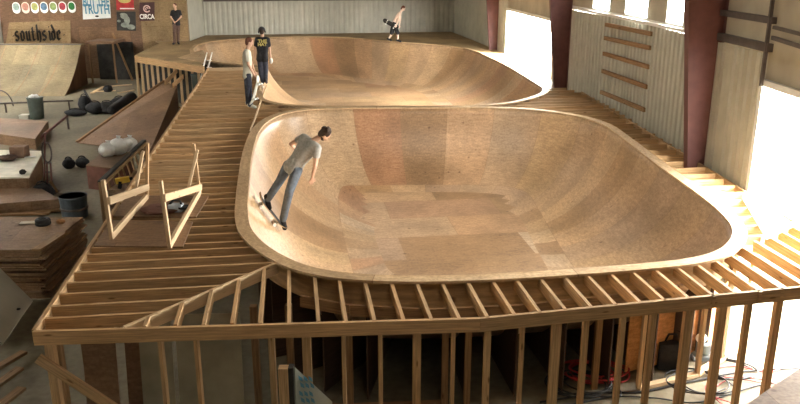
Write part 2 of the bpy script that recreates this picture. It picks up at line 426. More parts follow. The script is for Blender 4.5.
FB, FL = contour([(330, 107), (290, 106), (266, 101.5), (261.5, 96), (263, 84), (266, 73), (268.5, 67), (262, 66), (235, 64), (207, 60.5), (191, 52), (200, 43.5),
                  (240, 39), (300, 37), (350, 38), (395, 42.5), (440, 45.5), (472, 50), (505, 65), (535, 84), (545, 91), (535, 97), (505, 104.3), (460, 106.8), (400, 107.1)], 300, 1)
def arr(P): return np.array([(p.x, p.y) for p in P])
def dist(Pa, X):
    A = Pa; B = np.roll(Pa, -1, 0); AB = B-A; out = []
    for x in X:
        t = np.clip(((x-A)*AB).sum(1)/(AB**2).sum(1), 0, 1); out.append(np.sqrt((((A+AB*t[:, None])-x)**2).sum(1).min()))
    return np.array(out)
def inside(Pa, x, y):
    A = Pa; B = np.roll(Pa, -1, 0)
    c = ((A[:, 1] > y) != (B[:, 1] > y))
    xi = (B[:, 0]-A[:, 0])*(y-A[:, 1])/np.where(B[:, 1]-A[:, 1] == 0, 1e-9, B[:, 1]-A[:, 1])+A[:, 0]
    return bool((c & (x < xi)).sum() % 2)
def prof(d, R, fl):
    ph = math.acos(1-(D-fl)/R); W = R*math.sin(ph)
    d = max(0., d)
    if d >= W: return fl, R*ph+(d-W)
    e = W-d
    return fl+R-math.sqrt(R*R-e*e), R*(ph-math.asin(e/R))
def bowl_surface(P, L, cen, R, fl, parent):
    Pa = arr(P); n = len(P); ss = [0]
    q = [.0, .008, .02, .035, .05, .068, .087, .107, .128, .15, .175, .2, .228, .258, .29, .325, .365, .41, .46, .52, .6, .7, .82, 1]
    c = np.array(cen); pts = []; 
    for s in q: pts.append(Pa*(1-s)+c*s if s < 1 else None)
    vs = []; vv = []
    for ring in pts[:-1]:
        dd = dist(Pa, ring) if ring is not pts[0] else np.zeros(n)
        for (x, y), d in zip(ring, dd):
            z, v = prof(d, R, fl); vs.append((x, y, z)); vv.append((v, d))
    ci = len(vs); vs.append((*cen, prof(9, R, fl)[0])); vv.append((9, 9))
    W = R*math.sin(math.acos(1-(D-fl)/R))
    faces = []; uv = []; mi = []
    for i in range(len(pts)-2):
        for k in range(n):
            k2 = (k+1) % n; ids = (i*n+k, i*n+k2, (i+1)*n+k2, (i+1)*n+k)
            wallf = sum(vv[a][1] for a in ids)/4 < W+.1
            faces.append(ids); mi.append(0 if wallf else 1)
            us = (k, k+1, k+1, k)
            for a, u in zip(ids, us):
                if wallf: uv.append((u*L/n, vv[a][0]))
                else: p = Vector(vs[a]); uv.append((p.dot(TX)+20, p.dot(AX)))
    i = len(pts)-2
    for k in range(n):
        ids = (i*n+k, i*n+(k+1) % n, ci); faces.append(ids); mi.append(1)
        for a in ids: p = Vector(vs[a]); uv.append((p.dot(TX)+20, p.dot(AX)))
    me = bpy.data.meshes.new('riding_surface'); me.from_pydata(vs, [], faces)
    ul = me.uv_layers.new(name='UVMap'); ul.data.foreach_set('uv', [t for a in uv for t in a])
    me.materials.append(M['bowl_ply_side']); me.materials.append(M['bowl_ply'])
    me.polygons.foreach_set('material_index', mi); me.polygons.foreach_set('use_smooth', [True]*len(faces)); me.update()
    o = link('riding_surface', me, parent)
    sm = o.modifiers.new('ply_thickness', 'SOLIDIFY'); sm.thickness = .03; sm.offset = -1
    return o
def offset(P, d):
    n = len(P); out = []
    for i in range(n):
        t = (P[(i+2) % n]-P[i-2]).normalized(); out.append(P[i]+Vector((t.y, -t.x, 0))*d)
    return out
def strip(P0, P1, z0, z1, name, mat, parent, L, skip=lambda i: False):
    """a closed ring of rectangular section between two contours"""
    n = len(P0); mb = MB()
    for i in range(n):
        if skip(i): continue
        j = (i+1) % n; a, b, c, d = P0[i], P0[j], P1[j], P1[i]; u0 = i*L/n; u1 = (i+1)*L/n
        V3 = lambda p, z: (p.x, p.y, z)
        w_ = (a-d).length
        mb.face([V3(a, z1), V3(b, z1), V3(c, z1), V3(d, z1)][::-1], [(u0, 0), (u1, 0), (u1, w_), (u0, w_)][::-1])
        mb.face([V3(a, z0), V3(b, z0), V3(c, z0), V3(d, z0)], [(u0, 0), (u1, 0), (u1, w_), (u0, w_)])
        mb.face([V3(a, z0), V3(a, z1), V3(b, z1), V3(b, z0)], [(u0, 0), (u0, .1), (u1, .1), (u1, 0)])
        mb.face([V3(c, z0), V3(c, z1), V3(d, z1), V3(d, z0)], [(u1, 0), (u1, .1), (u0, .1), (u0, 0)])
    return mb.build(name, mat, parent, weld=True)
nb = thing('skate_bowl', 'large rounded plywood skate bowl in the foreground that the skater rides', 'skate bowl', (1, 14, 0), 'plywood skate bowls')
fb = thing('skate_bowl', 'plywood skate bowl farther back with the bright white left wall', 'skate bowl', (0, 30, 0), 'plywood skate bowls')
bowl_surface(NB, NL, (.6, 14.2), 2.3, .14, nb)
bowl_surface(FB, FL, (-1.2, 32.2), 2.5, .14, fb)
tube_path = [Vector((p.x, p.y, D+.0)) for p in NB]; 
strip(NB, offset(NB, .19), D+.0, D+.035, 'lip_board', M['lip'], nb, NL)
strip(FB, offset(FB, .17), D+.0, D+.035, 'lip_board', M['lip'], fb, FL)
strip(offset(NB, .035), offset(NB, .06), D-.38, D, 'rim_header', M['lumber'], nb, NL)
# dark curved ribs below the front of the near bowl
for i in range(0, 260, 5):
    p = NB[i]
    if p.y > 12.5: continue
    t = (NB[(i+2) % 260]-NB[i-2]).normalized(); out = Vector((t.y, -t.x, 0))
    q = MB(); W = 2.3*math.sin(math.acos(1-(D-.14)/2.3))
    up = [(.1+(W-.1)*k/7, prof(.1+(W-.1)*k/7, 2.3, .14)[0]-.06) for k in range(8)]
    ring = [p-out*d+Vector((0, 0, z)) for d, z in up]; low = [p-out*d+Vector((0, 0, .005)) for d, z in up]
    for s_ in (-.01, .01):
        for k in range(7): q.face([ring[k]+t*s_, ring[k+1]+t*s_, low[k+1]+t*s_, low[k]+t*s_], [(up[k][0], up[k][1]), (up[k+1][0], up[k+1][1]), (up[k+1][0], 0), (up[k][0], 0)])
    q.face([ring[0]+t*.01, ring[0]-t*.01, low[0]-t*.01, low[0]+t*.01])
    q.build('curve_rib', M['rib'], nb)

# ================================================================= deck framing
NO = arr(offset(NB, .07)); FO = arr(offset(FB, .07))
def px_poly(P): return np.array([(G(*p).x, G(*p).y) if len(p) == 2 else (p[0], p[1]) for p in P])
def runs(poly, a, d, L, step=.04):
    """stretches of the line a + s*d that lie in the polygon and outside both bowls"""
    out = []; st = None; k = 0
    while k*step <= L:
        s = k*step; x = a.x+d.x*s; y = a.y+d.y*s
        ok = inside(poly, x, y) and not inside(NO, x, y) and not inside(FO, x, y)
        if ok and st is None: st = s
        if not ok and st is not None:
            if s-st > .25: out.append((st, s-step))
            st = None
        k += 1
    if st is not None and L-st > .25: out.append((st, L))
    return out
JH = .14
left_poly = px_poly([(34, 330.5), (123, 327), (275, 263), (400, 230), (400, 108), (300, 104), (262, 97), (264, 76), (268, 67.5), (208, 68.5)])
front_poly = px_poly([(123, 327), (275, 263), (400, 230), (700, 230), (748, 243), (5.74, 10.9, 0), (5.74, 8.86, 0), (800, 288.5), (480, 318.5)])
right_poly = px_poly([(500, 107.9), (547, 91), (558, 85), (5.40, 22.5, 0), (5.58, 20.5, 0), (5.70, 15.4, 0), (5.72, 12.6, 0), (5.74, 11.0, 0), (748, 243), (600, 200), (500, 180)])
lf = thing('timber_deck', 'open timber deck frame with wide joists left of the near bowl', 'deck', G(100, 300, 0), 'open joist deck frames')
ff = thing('timber_deck', 'open timber deck frame across the front on a row of posts', 'deck', G(400, 310, 0), 'open joist deck frames')
rf = thing('timber_deck', 'narrow timber deck frame between the near bowl and the ribbed right wall', 'deck', G(700, 180, 0), 'open joist deck frames')
def joists(poly, par, org, sd, ld, n, sp, L, mat, jit=.01, drop=0):
    for k in range(n):
        a = org+sd*(k*sp+random.uniform(-jit, jit))
        for s0, s1 in runs(poly, a, ld, L):
            p = a+ld*s0; q = a+ld*s1
            MB().bar((p.x, p.y, D-drop), (q.x, q.y, D-drop), .04, JH, align=1).build('joist', mat, par)
def joists_at(poly, par, pts, L, mat):
    for px, py in pts:
        a = G(px, py)-TX*L*.5
        for s0, s1 in runs(poly, a, TX, L):
            p = a+TX*s0; q = a+TX*s1
            MB().bar((p.x, p.y, D), (q.x, q.y, D), .042, JH, align=1).build('joist', mat, par)
rows = [242, 233.5, 225.5, 217.8, 211, 204.8, 198.7, 193, 187.3, 182, 176.6, 170.6, 164.7, 158.5, 152.3, 146.5, 140.8, 134.3, 128, 122.8,
        118.3, 114, 109.9, 106, 102.2, 98.6, 95.1, 91.7, 88.4, 85.2, 82.1, 79.1, 76.2, 73.4, 70.7]
joists_at(left_poly, lf, [(45, 318.3), (55, 306), (62, 293.7), (70, 282.8), (78, 272), (88, 262.8), (97, 254)]+[(220, v) for v in rows], 26, M['lumber'])
joists_at(right_poly, rf, [(560, v) for v in (88, 90.5, 93, 95.7, 98.5, 101.4, 104.4)]+[(543, 106.9), (560, 110), (574, 112.3), (586, 115.8), (600, 119.6), (613, 124), (619, 129.2), (624, 134.5), (631, 139.6), (637, 145),
          (643, 150.6), (650, 156), (658, 162), (671, 168.5), (685, 174.5), (698, 180), (713, 186), (722, 193), (730, 200.5), (735, 208.5), (740, 217), (745, 226), (750, 236)], 22, M['lumber'])
joists(front_poly, ff, G(33, 331)-AX*3-TX*.075, TX, AX, 36, .30, 14, M['lumber'])
# beams around the frames
A0 = G(33, 331); A1 = G(480, 318); A2 = Vector((5.76, 8.78, D))
MB().bar(A0, A1, .045, .155, align=1).build('front_beam', M['lumber'], ff)
MB().bar(A1, A2, .045, .155, align=1).build('front_beam', M['lumber'], ff)
MB().bar(A0+AX*.03, G(208, 68), .045, .15, align=1).build('edge_beam', M['lumber'], lf)
MB().bar(G(124, 326.5), G(276, 262.5), .045, .15, align=1).build('diagonal_beam', M['lumber_pale'], lf)
MB().bar(wall_pt(11, D, .06), wall_pt(23, D, .09), .04, .15, align=1).build('edge_beam', M['lumber'], rf)
MB().bar(G(208, 68), G(266, 66.8)+TX*0, .04, .15, align=1).build('edge_beam', M['lumber_pale'], lf)
MB().bar(G(266.5, 85, D+.04), G(250, 131, D+.04), .035, .035, align=1).build('edge_strip', M['lumber_pale'], lf)
# blocking and header seen through the front frame
hp = [G(x, y) for x, y in ((300, 283), (350, 292), (430, 296), (520, 292), (600, 284), (680, 273))]
for a, b in zip(hp, hp[1:]):
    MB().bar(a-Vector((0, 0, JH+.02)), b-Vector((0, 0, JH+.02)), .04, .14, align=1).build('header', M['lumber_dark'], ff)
# posts
def post(x, y, w_, mat, par, z1=D-.155, d=.09):
    MB().bar((x, y, 0), (x, y, z1), w_, d, up=(0, 1, 0)).build('post', mat, par)
def front_line(px):
    """point under the front beam at picture column px"""
    lo, hi = (A0, A1) if px < 486 else (A1, A2)
    for k in range(201):
        p = lo.lerp(hi, k/200)
        zc = p.y*math.cos(PIT)+(EYE-(D-.1))*math.sin(PIT)
        if 400+F*p.x/zc >= px: return p
    return hi
for px, w_ in ((44, .09), (157, .04), (192, .04), (268, .06), (303.5, .09), (342, .04), (379, .045), (416, .09), (452, .045), (487, .07), (522, .045), (557, .1), (588, .06),
               (624.5, .055), (656, .06), (691.7, .1), (724.5, .09), (752, .06), (782.5, .075)):
    p = front_line(px); post(p.x, p.y+.075, w_, M['lumber'], ff)
for px in (246, 286, 355, 466, 493, 640): 
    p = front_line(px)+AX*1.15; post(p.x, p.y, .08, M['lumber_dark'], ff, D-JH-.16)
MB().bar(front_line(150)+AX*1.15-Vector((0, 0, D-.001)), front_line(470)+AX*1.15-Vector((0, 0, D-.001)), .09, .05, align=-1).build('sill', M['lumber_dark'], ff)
for k in range(22):          # posts of the left edge
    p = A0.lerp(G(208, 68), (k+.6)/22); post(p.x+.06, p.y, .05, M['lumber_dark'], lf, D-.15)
for k in range(1, 8):
    p = wall_pt(11+k*1.6, 0, .2); post(p.x, p.y, .05, M['lumber'], rf, D-.14)
ba = Y(38, 358, 7.3); bb = Y(108, 404, 7.3); bb = ba+(bb-ba)*((ba.z-.06)/(ba.z-bb.z)); MB().bar(ba, bb, .05, .1).build('brace', M['lumber'], ff)
# plywood standing below the left part of the front frame
lean = [(58, 96, .55, 'old_ply', 'brown plywood panel'), (100, 119, .8, 'wall_ply', 'reddish board'), (121, 157, .6, 'plaster', 'grey sheet'), (160, 233, .6, 'plaster', 'wide grey sheet')]
for (x0, x1, off, mt, lb), where in zip(lean, ('first from the left end', 'with splintered edge in the middle', 'between the two thin posts', 'beside the orange brown double post')):
    a = front_line(x0)+AX*off; b = front_line(x1)+AX*off; a.z = b.z = 0.01
    up = AX*.22+Vector((0, 0, 1.5))
    o = MB().slab([a, b, b+up, a+up], 0, th=.02).build('leaning_sheet', M[mt]); tag(o, lb+' leaning upright beneath the front deck, '+where, 'plywood sheet', 'sheets leaning under the deck')
# framed plywood panel under the right part of the front frame
pn = thing('stud_panel', 'orange plywood panel with pale studs standing beneath the front deck', 'stud wall', G(690, 378, 0))
b0 = G(638, 388, .05); b1 = G(697, 374, .05); b2 = G(742, 345, .05)
MB().bar(b0, b1, .09, .05).build('bottom_plate', M['lumber_pale'], pn); MB().bar(b1, b2, .09, .05).build('bottom_plate', M['lumber_pale'], pn)
for p in (b0, b1, b1.lerp(b2, .52), b2): MB().bar((p.x, p.y, .07), (p.x, p.y, D-JH-.02), .045, .09, up=(0, 1, 0)).build('stud', M['lumber_pale'], pn)
for a, b in ((b0, b1), (b1, b2)):
    d = AX*.42
    MB().slab([a+d, b+d, b+d+Vector((0, 0, .85)), a+d+Vector((0, 0, .85))], 0, th=.015).build('plywood_face', M['red_ply'], pn)

# plywood platforms
def sheet(name, poly3, th, mat, label, cat, group=None):
    bm = bmesh.new(); vs = [bm.verts.new(p) for p in poly3]; f = bm.faces.new(vs)
    if f.normal.z < 0: f.normal_flip()
    bmesh.ops.triangulate(bm, faces=[f]); r = bmesh.ops.extrude_face_region(bm, geom=bm.faces[:])
    bmesh.ops.translate(bm, verts=[g for g in r['geom'] if isinstance(g, bmesh.types.BMVert)], vec=(0, 0, -th))
    bmesh.ops.recalc_face_normals(bm, faces=bm.faces)
    uvl = bm.loops.layers.uv.new('UVMap')
    for f in bm.faces:
        for l in f.loops: l[uvl].uv = (l.vert.co.dot(TX), l.vert.co.dot(AX)+l.vert.co.z)
    me = bpy.data.meshes.new(name); bm.to_mesh(me); bm.free(); me.materials.append(mat)
    o = link(name, me)
    if label: tag(o, label, cat, group)
    return o
FBo = offset(FB, .17)
iL = min(range(300), key=lambda i: (FBo[i]-Vector((*G(205, 57).xy, 0))).length)
iR = min(range(300), key=lambda i: (FBo[i]-Vector((*G(547, 90).xy, 0))).length)
# contour is counter-clockwise; from right (iR) round the back to the left (iL)
ids = []; i = iR
while i != iL: ids.append(i); i = (i+1) % 300
ids.append(iL)
inner = [Vector((FBo[i].x, FBo[i].y, D+.03)) for i in ids]
outer = [G(204, 67), G(135, 56), G(160, 43.5)]+[Vector((-11.6, 37.9, D)), Vector((-9.95, 37.9, D)), Vector((-9.95, 41.0, D)), Vector((2.75, 43.2, D)), wall_pt(38, D, .12), wall_pt(33.3, D, .12), wall_pt(29, D, .12), wall_pt(25, D, .35), wall_pt(23.3, D, .9)]
pd = thing('plywood_platform', 'sheeted plywood platform wrapping the back of the far bowl along the ribbed metal wall', 'platform', (-6, 38, 0))
po = sheet('deck_sheeting', inner+[Vector((p.x, p.y, D+.03)) for p in outer], .03, M['platform_ply'], None, None)
po.parent = pd; po.matrix_parent_inverse = pd.matrix_basis.inverted()
c0, c1, c2 = G(135, 56), G(204, 67), G(160, 43.5)
for a, b in ((c0, c1), (c0, c2)):
    MB().bar(a-Vector((0, 0, .0)), b-Vector((0, 0, .0)), .05, .24, align=1).build('rim_beam', M['lumber'], pd)
for k in range(13):
    p = c0.lerp(c1, k/12)+AX*.08; post(p.x, p.y, .09, M['lumber_pale'], pd, D-.2, .05)
for k in range(1, 9):
    p = c0.lerp(c2, k/8)+TX*.08; post(p.x, p.y, .05, M['lumber_dark'], pd, D-.2, .09)
MB().bar((c0.x+.05, c0.y+.1, .0), (c1.x, c1.y+.1, .0), .09, .05, align=-1).build('sill', M['lumber_dark'], pd)
MB().slab([c0+AX*1.1-Vector((0, 0, .05)), c1+AX*1.1-Vector((0, 0, .05)), c1+AX*1.1-Vector((0, 0, D-.01)), c0+AX*1.1-Vector((0, 0, D-.01))], 0, th=.02).build('shade_panel', M['poster_dark'], pd)  # dark sheet stands in for the shade between the studs
p = sheet('plywood_sheet', [G(*q)+Vector((0, 0, .03)) for q in ((178, 58.5), (203, 50.5), (206.5, 57), (205, 64))], .015, M['lip'], 'pale tan plywood piece on the platform in front of the standing dark clad person', 'plywood sheet')
p.location.z = .012
sheet('plywood_sheet', [Vector((5.7, 10.75, D+.02)), Vector((5.7, 12.5, D+.02)), G(742, 199)+Vector((0, 0, .02)), G(758, 226)+Vector((0, 0, .02)), G(766, 240)+Vector((0, 0, .02))], .02, M['lip'],
      'sunlit plywood deck sheet beside the near bowl at the bright doorway', 'plywood sheet')

# ================================================================= things in the back left of the hall
def ply_box(poly, z0, z1, name, mat, par=None):
    P = [Vector((p[0], p[1], z1)) for p in poly]
    return MB().slab(P, 0, th=z1-z0).build(name, mat, par)
# quarter pipe
qa = G(67, 95, 0); qb = Y(83, 43, 35.1)
qp = thing('quarter_pipe', 'tall plywood quarter pipe at the far left below the blackletter sign', 'ramp', (-16, 33, 0))
n = 12; prof_q = []
hq = Y(83, 44.5, 36.0).z; dy = 36.0-32.8; 
for k in range(n+1):
    f = k/n; prof_q.append((32.8+dy*f, max(.004, hq*(.45*f+.55*f*f))))
q = MB(); x0 = -18.85; x1 = -14.05
xe = lambda y: x1-.33*(y-32.8)/3.2
xs = [-18.8, -17.75, -16.25, -15.15, x1]
vv = 0
for (ya, za), (yb, zb) in zip(prof_q, prof_q[1:]):
    l = math.hypot(yb-ya, zb-za)
    q.face([(x0, ya, za), (xe(ya), ya, za), (xe(yb), yb, zb), (x0, yb, zb)], [(x0, vv), (x1, vv), (x1, vv+l), (x0, vv+l)]); vv += l
q.build('riding_surface', M['ramp_ply'], qp, smooth=True)
q = MB(); q.face([(xe(y), y, z) for y, z in prof_q]+[(xe(36.4), 36.4, hq), (xe(36.4), 36.4, 0)]); q.build('side_panel', M['wall_ply'], qp)
MB().box(x0, xe(36), 36.0, 36.45, hq-.05, hq+.001).build('top_deck', M['ramp_ply'], qp)
MB().tube([(x0, 36.0, hq), (xe(36), 36.0, hq)], .03).build('coping', M['steel_dark'], qp)
for k in (1, 2, 3):
    s_ = MB()
    for (ya, za), (yb, zb) in zip(prof_q, prof_q[1:]): s_.bar((xs[k]+.01, ya, za+.004), (xs[k]+.01, yb, zb+.004), .025, .008)
    s_.build('seam_strip', M['lumber_dark'], qp)
# the blackletter sign
sg = thing('sign_panel', 'tan plywood panel with black blackletter word southside above the quarter pipe', 'sign', (-16.5, 36.5, 1.95))
c = [Y(6, 45.5, 36.5), Y(71, 44, 36.5), Y(70, 20.5, 36.5), Y(9, 22.5, 36.5)]; c[0].z = c[1].z = hq+.01
MB().slab([v+Vector((0, .02, 0)) for v in c][::1], 0, th=.03).build('board', M['wall_ply_tan'], sg)
GL = {  # pen strokes in a 1 x 1 x-height cell, ascenders to 1.6
 's': [[(.75, .85), (.45, 1), (.15, .8), (.2, .6), (.75, .4), (.8, .2), (.5, 0), (.1, .15)]],
 'o': [[(.2, .15), (.2, .8), (.5, 1), (.8, .8), (.8, .2), (.5, 0), (.2, .15)]],
 'u': [[(.1, .95), (.25, .85), (.25, .15), (.5, 0), (.8, .2)], [(.8, 1), (.8, .1), (.95, 0)]],
 't': [[(.4, 1.35), (.4, .15), (.6, 0), (.85, .15)], [(.1, .9), (.8, .9)]],
 'h': [[(.2, 1.6), (.2, 0)], [(.2, .8), (.5, 1), (.8, .8), (.8, .1), (.6, -.15)]],
 'i': [[(.3, .95), (.45, .85), (.45, .1), (.65, 0)], [(.4, 1.3), (.55, 1.4)]],
 'd': [[(.3, 1.55), (.8, .9), (.8, .2), (.5, 0), (.2, .2), (.2, .75), (.5, .95), (.75, .75)]],
 'e': [[(.2, .5), (.8, .65), (.7, .9), (.5, 1), (.2, .8), (.2, .2), (.5, 0), (.85, .2)]],
 '.': [[(.35, .5), (.5, .5)]]}
def pen_text(mb, txt, org, ex, ez, h, adv, nib, fwd):
    x = 0
    for ch in txt:
        for st in GL[ch]:
            for (a, b), (c_, d_) in zip(st, st[1:]):
                P = lambda u, v: org+ex*(x+u*adv*.82)+ez*(v*h)
                nv = ex*nib+ez*nib*.8; p, q_ = P(a, b), P(c_, d_)
                mb.face([p-nv+fwd, q_-nv+fwd, q_+nv+fwd, p+nv+fwd]); mb.face([p-nv+ex*nib*.6+fwd, p+nv-ex*nib*.5+fwd, q_+nv-ez*nib+fwd, q_-nv+ez*nib+fwd])
        x += adv*(.6 if ch in 'i.' else 1)
p0 = Y(12.5, 43.2, 36.45); p1 = Y(64, 42, 36.45); 
ex = Vector((1, 0, .02)).normalized(); ez = Vector((0, 0, 1))
t_ = MB(); pen_text(t_, '.southside.', p0+ez*.10, ex, ez, .44, (p1.x-p0.x)/9.4, .042, Vector((0, 0, 0)))
t_.build('lettering', M['black_paint'], sg)
# colourful skateboard decks on the wall
cols = [((.45, .62, .55), 'pale teal patterned'), ((.70, .33, .24), 'salmon pink'), ((.62, .66, .22), 'yellow green'), ((.16, .30, .46), 'slate blue'), ((.40, .56, .20), 'light green'), ((.60, .07, .10), 'crimson red'), ((.03, .22, .05), 'dark green')]
for k, (c, nm) in enumerate(cols):
    px = 16.5+k*9.25
    b = Y(px, 13.6-.12*k, 38.0)
    t = thing('skateboard_deck', nm+' skateboard deck hanging on the brown wall above the sign', 'skateboard deck', tuple(b), 'row of decks on the back wall')
    mt = plain('deck_paint_%d' % k, tuple(v*.62 for v in c), .6, .4, 7)
    q = MB(); q2 = MB()
    def outline(w_, h0, h1, y):
        P = []
        for j in range(9): a = PI+PI*j/8; P.append(Vector((b.x+w_*math.cos(a), y, b.z+h0+w_*math.sin(a)+w_)))
        for j in range(9): a = PI*j/8; P.append(Vector((b.x+w_*math.cos(a), y, b.z+h1+w_*math.sin(a)-w_)))
        return P
    for (mb, w_, h0, h1, y) in ((q, .18, 0, .52, b.y+.05), (q2, .145, .13, .48, b.y+.032)):
        P = outline(w_, h0, h1, y); Q = [p+Vector((0, .015, 0)) for p in P]
        mb.face(P); mb.face(Q[::-1])
        for j in range(len(P)): j2 = (j+1) % len(P); mb.face([P[j], Q[j], Q[j2], P[j2]])
    q.build('board', M['white_paint'] if k not in (1,) else M['skin_pale'], t); q2.build('graphic', mt, t)
# posters
def text_obj(s_, size, loc, mat, par, name='lettering', rot=(PI/2, 0, 0), sx=1, ext=.003, bold=.0):
    cu = bpy.data.curves.new(name, 'FONT'); cu.body = s_; cu.size = size; cu.extrude = ext; cu.align_x = 'CENTER'; cu.align_y = 'CENTER'; cu.offset = bold
    o = bpy.data.objects.new(name, cu); COL.objects.link(o)
    dg = bpy.context.evaluated_depsgraph_get(); me = bpy.data.meshes.new_from_object(o.evaluated_get(dg)); bpy.data.objects.remove(o)
    me.materials.clear(); me.materials.append(mat)
    me.transform(Matrix.Translation(loc) @ Matrix.Rotation(rot[2], 4, 'Z') @ Matrix.Rotation(rot[0], 4, 'X') @ Matrix.Diagonal((sx, 1, 1, 1)))
    return link(name, me, par)
def poster(px, label, mat, y=38.08):
    P = [Y(a, b, y) for a, b in px]
    t = thing('poster', label, 'poster', tuple(P[0]), 'posters on the plywood wall'); MB().slab(P, 0, th=.012).build('paper', mat, t); return t, P
t, P = poster([(83, 19.5), (110.8, 18), (109.5, -4), (82, -4)], 'pale poster with the word TRUTH in big blue letters', M['white_frame'])
text_obj('TRUTH', .62, Y(96.5, 9.6, 38.055), M['blue_paint'], t, sx=.62, bold=.012)
text_obj('BUT THE', .62, Y(96, 2.2, 38.055), M['blue_paint'], t, sx=.5, bold=.012)
MB().ell(Y(97, 16.2, 38.06), .09, .004, .04).build('mark', M['black_paint'], t)
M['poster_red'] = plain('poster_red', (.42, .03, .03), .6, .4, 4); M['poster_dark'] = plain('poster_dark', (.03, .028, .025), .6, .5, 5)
M['poster_grey'] = plain('poster_grey', (.22, .24, .21), .6, .5, 5); M['poster_maroon'] = plain('poster_maroon', (.06, .025, .025), .6, .3, 5)
t, P = poster([(116.5, 10), (134, 10), (133.5, -4), (116, -4)], 'red poster with pale caption line above the black poster', M['poster_red'])
MB().ell(Y(124.5, 0, 38.06), .3, .005, .14).build('figure', M['yellow_print'], t); MB().box(Y(118, 0, 37.9).x, Y(132.5, 0, 37.9).x, 38.055, 38.06, Y(0, 9.1, 38.06).z, Y(0, 8.0, 38.06).z).build('caption', M['white_paint'], t)
t, P = poster([(116.8, 30.5), (136, 30.8), (135.5, 11.5), (116.5, 11.8)], 'black poster with a mottled grey figure, below the red poster', M['poster_dark'])
q = MB()
for a in ((124, 16, .18, .14), (127, 20, .14, .2), (125, 25, .2, .12), (131, 27, .2, .12), (119, 21, .09, .06), (122, 14.5, .1, .07)): q.ell(Y(a[0], a[1], 38.06), a[2], .006, a[3])
q.build('figure', M['poster_grey'], t)
t, P = poster([(139.5, 21), (154.5, 20.5), (154.5, 2), (139.5, 2.5)], 'dark maroon poster with round emblem and white CIRCA lettering', M['poster_maroon'])
text_obj('CIRCA', .3, Y(147, 16.8, 38.055), M['white_paint'], t, sx=.78, bold=.008)
cc = Y(146.8, 8.8, 38.06); ring = [cc+Vector((math.cos(a)*.145, 0, math.sin(a)*.145)) for a in [2*PI*k/20 for k in range(19)]]
q = MB(); q.tube(ring, .03, 6); q.tube([cc+Vector((math.cos(a)*.06, 0, math.sin(a)*.06)) for a in [2*PI*k/10 for k in range(8)]], .022, 6); q.build('emblem', plain('emblem_pink', (.62, .42, .38)), t)
# raised platform with dark underside, leaning plank
rp = thing('raised_platform', 'brown plywood platform with dark underside beside the quarter pipe', 'platform', (-12.8, 37, 0))
xa, xb = -14.33, Y(114, 42, 36.5).x; zr = Y(100, 41.5, 36.5).z
MB().box(xa, xb, 36.5, 37.95, zr-.12, zr).build('top', M['wall_ply'], rp)
MB().box(xa, Y(134, 60, 37.7).x, 37.7, 37.75, 0, zr-.13).build('shade_panel', M['poster_dark'], rp)  # black sheet stands in for the shade below the top
for x in (xa+.06, xb-.1): MB().bar((x, 36.6, 0), (x, 36.6, zr-.12), .06, .09, up=(0, 1, 0)).build('post', M['lumber_dark'], rp)
o = MB().bar(Y(112.5, 33, 37.9), (Y(133.5, 76, 37.2).x, 37.0, .06), .09, .04).build('leaning_plank', M['lumber_dark']); tag(o, 'brown plank leaning slantwise against the plywood wall below the black poster', 'plank')
for k, (a, b, w_) in enumerate((((92, 93), (104, 86.5), .16), ((96, 91.5), (116, 90.5), .12), ((112, 86), (132, 84.5), .14), ((118, 93), (134, 90), .1))):
    o = MB().bar(G(*a, .02), G(*b, .02), w_, .03).build('loose_board', M['lumber_pale'])
    tag(o, ('pale board on the floor nearest the quarter pipe base', 'thin board lying on floor in front of the small black item', 'board on floor below the leaning plank', 'short board on floor beside the platform studs')[k], 'board', 'boards scattered on the back floor')
o = MB().ell(G(108, 89, .12), .2, .2, .16, jit=.2).build('cloth_bundle', M['black']); tag(o, 'small black bundle on the pale floor before the dark platform', 'bundle')

# ================================================================= left side floor
def lathe(prof_, c, n=20):
    q = MB(); c = Vector(c)
    q.tube([c+Vector((0, 0, z)) for r, z in prof_], [max(.002, r) for r, z in prof_], n); return q
b = G(37.5, 118.5, 0)
t = thing('trash_can', 'grey green round trash can heaped with litter before the quarter pipe', 'trash can', tuple(b))
lathe([(.2, 0), (.235, .02), (.27, .72), (.29, .73), (.29, .77), (.25, .77), (.24, .70), (.0, .68)], b).build('body', M['grey_bin'], t, smooth=False)
q = MB()
for k in range(7): q.ell(b+Vector((random.uniform(-.17, .17), random.uniform(-.12, .12), .76+random.random()*.06)), .08, .07, .06, jit=.3)
q.build('litter', M['white_plastic'], t)
t = thing('grind_rail', 'long low dark horizontal grind rail passing behind the trash can', 'rail', tuple(G(36, 108, 0)), 'steel grind rails')
a = G(-25, 104.5, .35); b2_ = G(73.5, 100.5, .35)
MB().bar(a, b2_, .06, .06).build('bar', M['steel_dark'], t)
for f in (.3, .62, .95):
    p = a.lerp(b2_, f); MB().bar((p.x, p.y, 0), (p.x, p.y, .33), .05, .05, up=(0, 1, 0)).build('leg', M['steel_dark'], t)
q = MB(); cc = G(2, 108, 0); q.tube([cc+Vector((math.cos(a)*.45, 0, .08+math.sin(a)*.6)) for a in [PI*k/12 for k in range(13)]], .025, 8)
tag(q.build('bent_pipe', M['steel_dark'], smooth=True), 'bent dark pipe hoop standing at the left edge beside the trash can', 'pipe')
bx = G(25.5, 119.5, 0); tag(bevel(MB().box(bx.x-.18, bx.x+.14, bx.y-.1, bx.y+.2, 0, .17).build('small_box', M['metal_white'])), 'small pale box on the floor to the left of the trash can', 'box')
t = thing('low_ramp', 'low brown plywood ramp box at the left edge below the trash can', 'ramp', tuple(G(20, 140, 0)))
ply_box([G(-30, 116, .33), G(48, 121, .33), G(35, 139, .33), G(-30, 130, .33)], .01, .33, 'body', M['old_ply'], t)
t = thing('grind_rail', 'slanted dark red grind rail on short legs beside the low ramp box', 'rail', tuple(G(50, 136, 0)), 'steel grind rails')
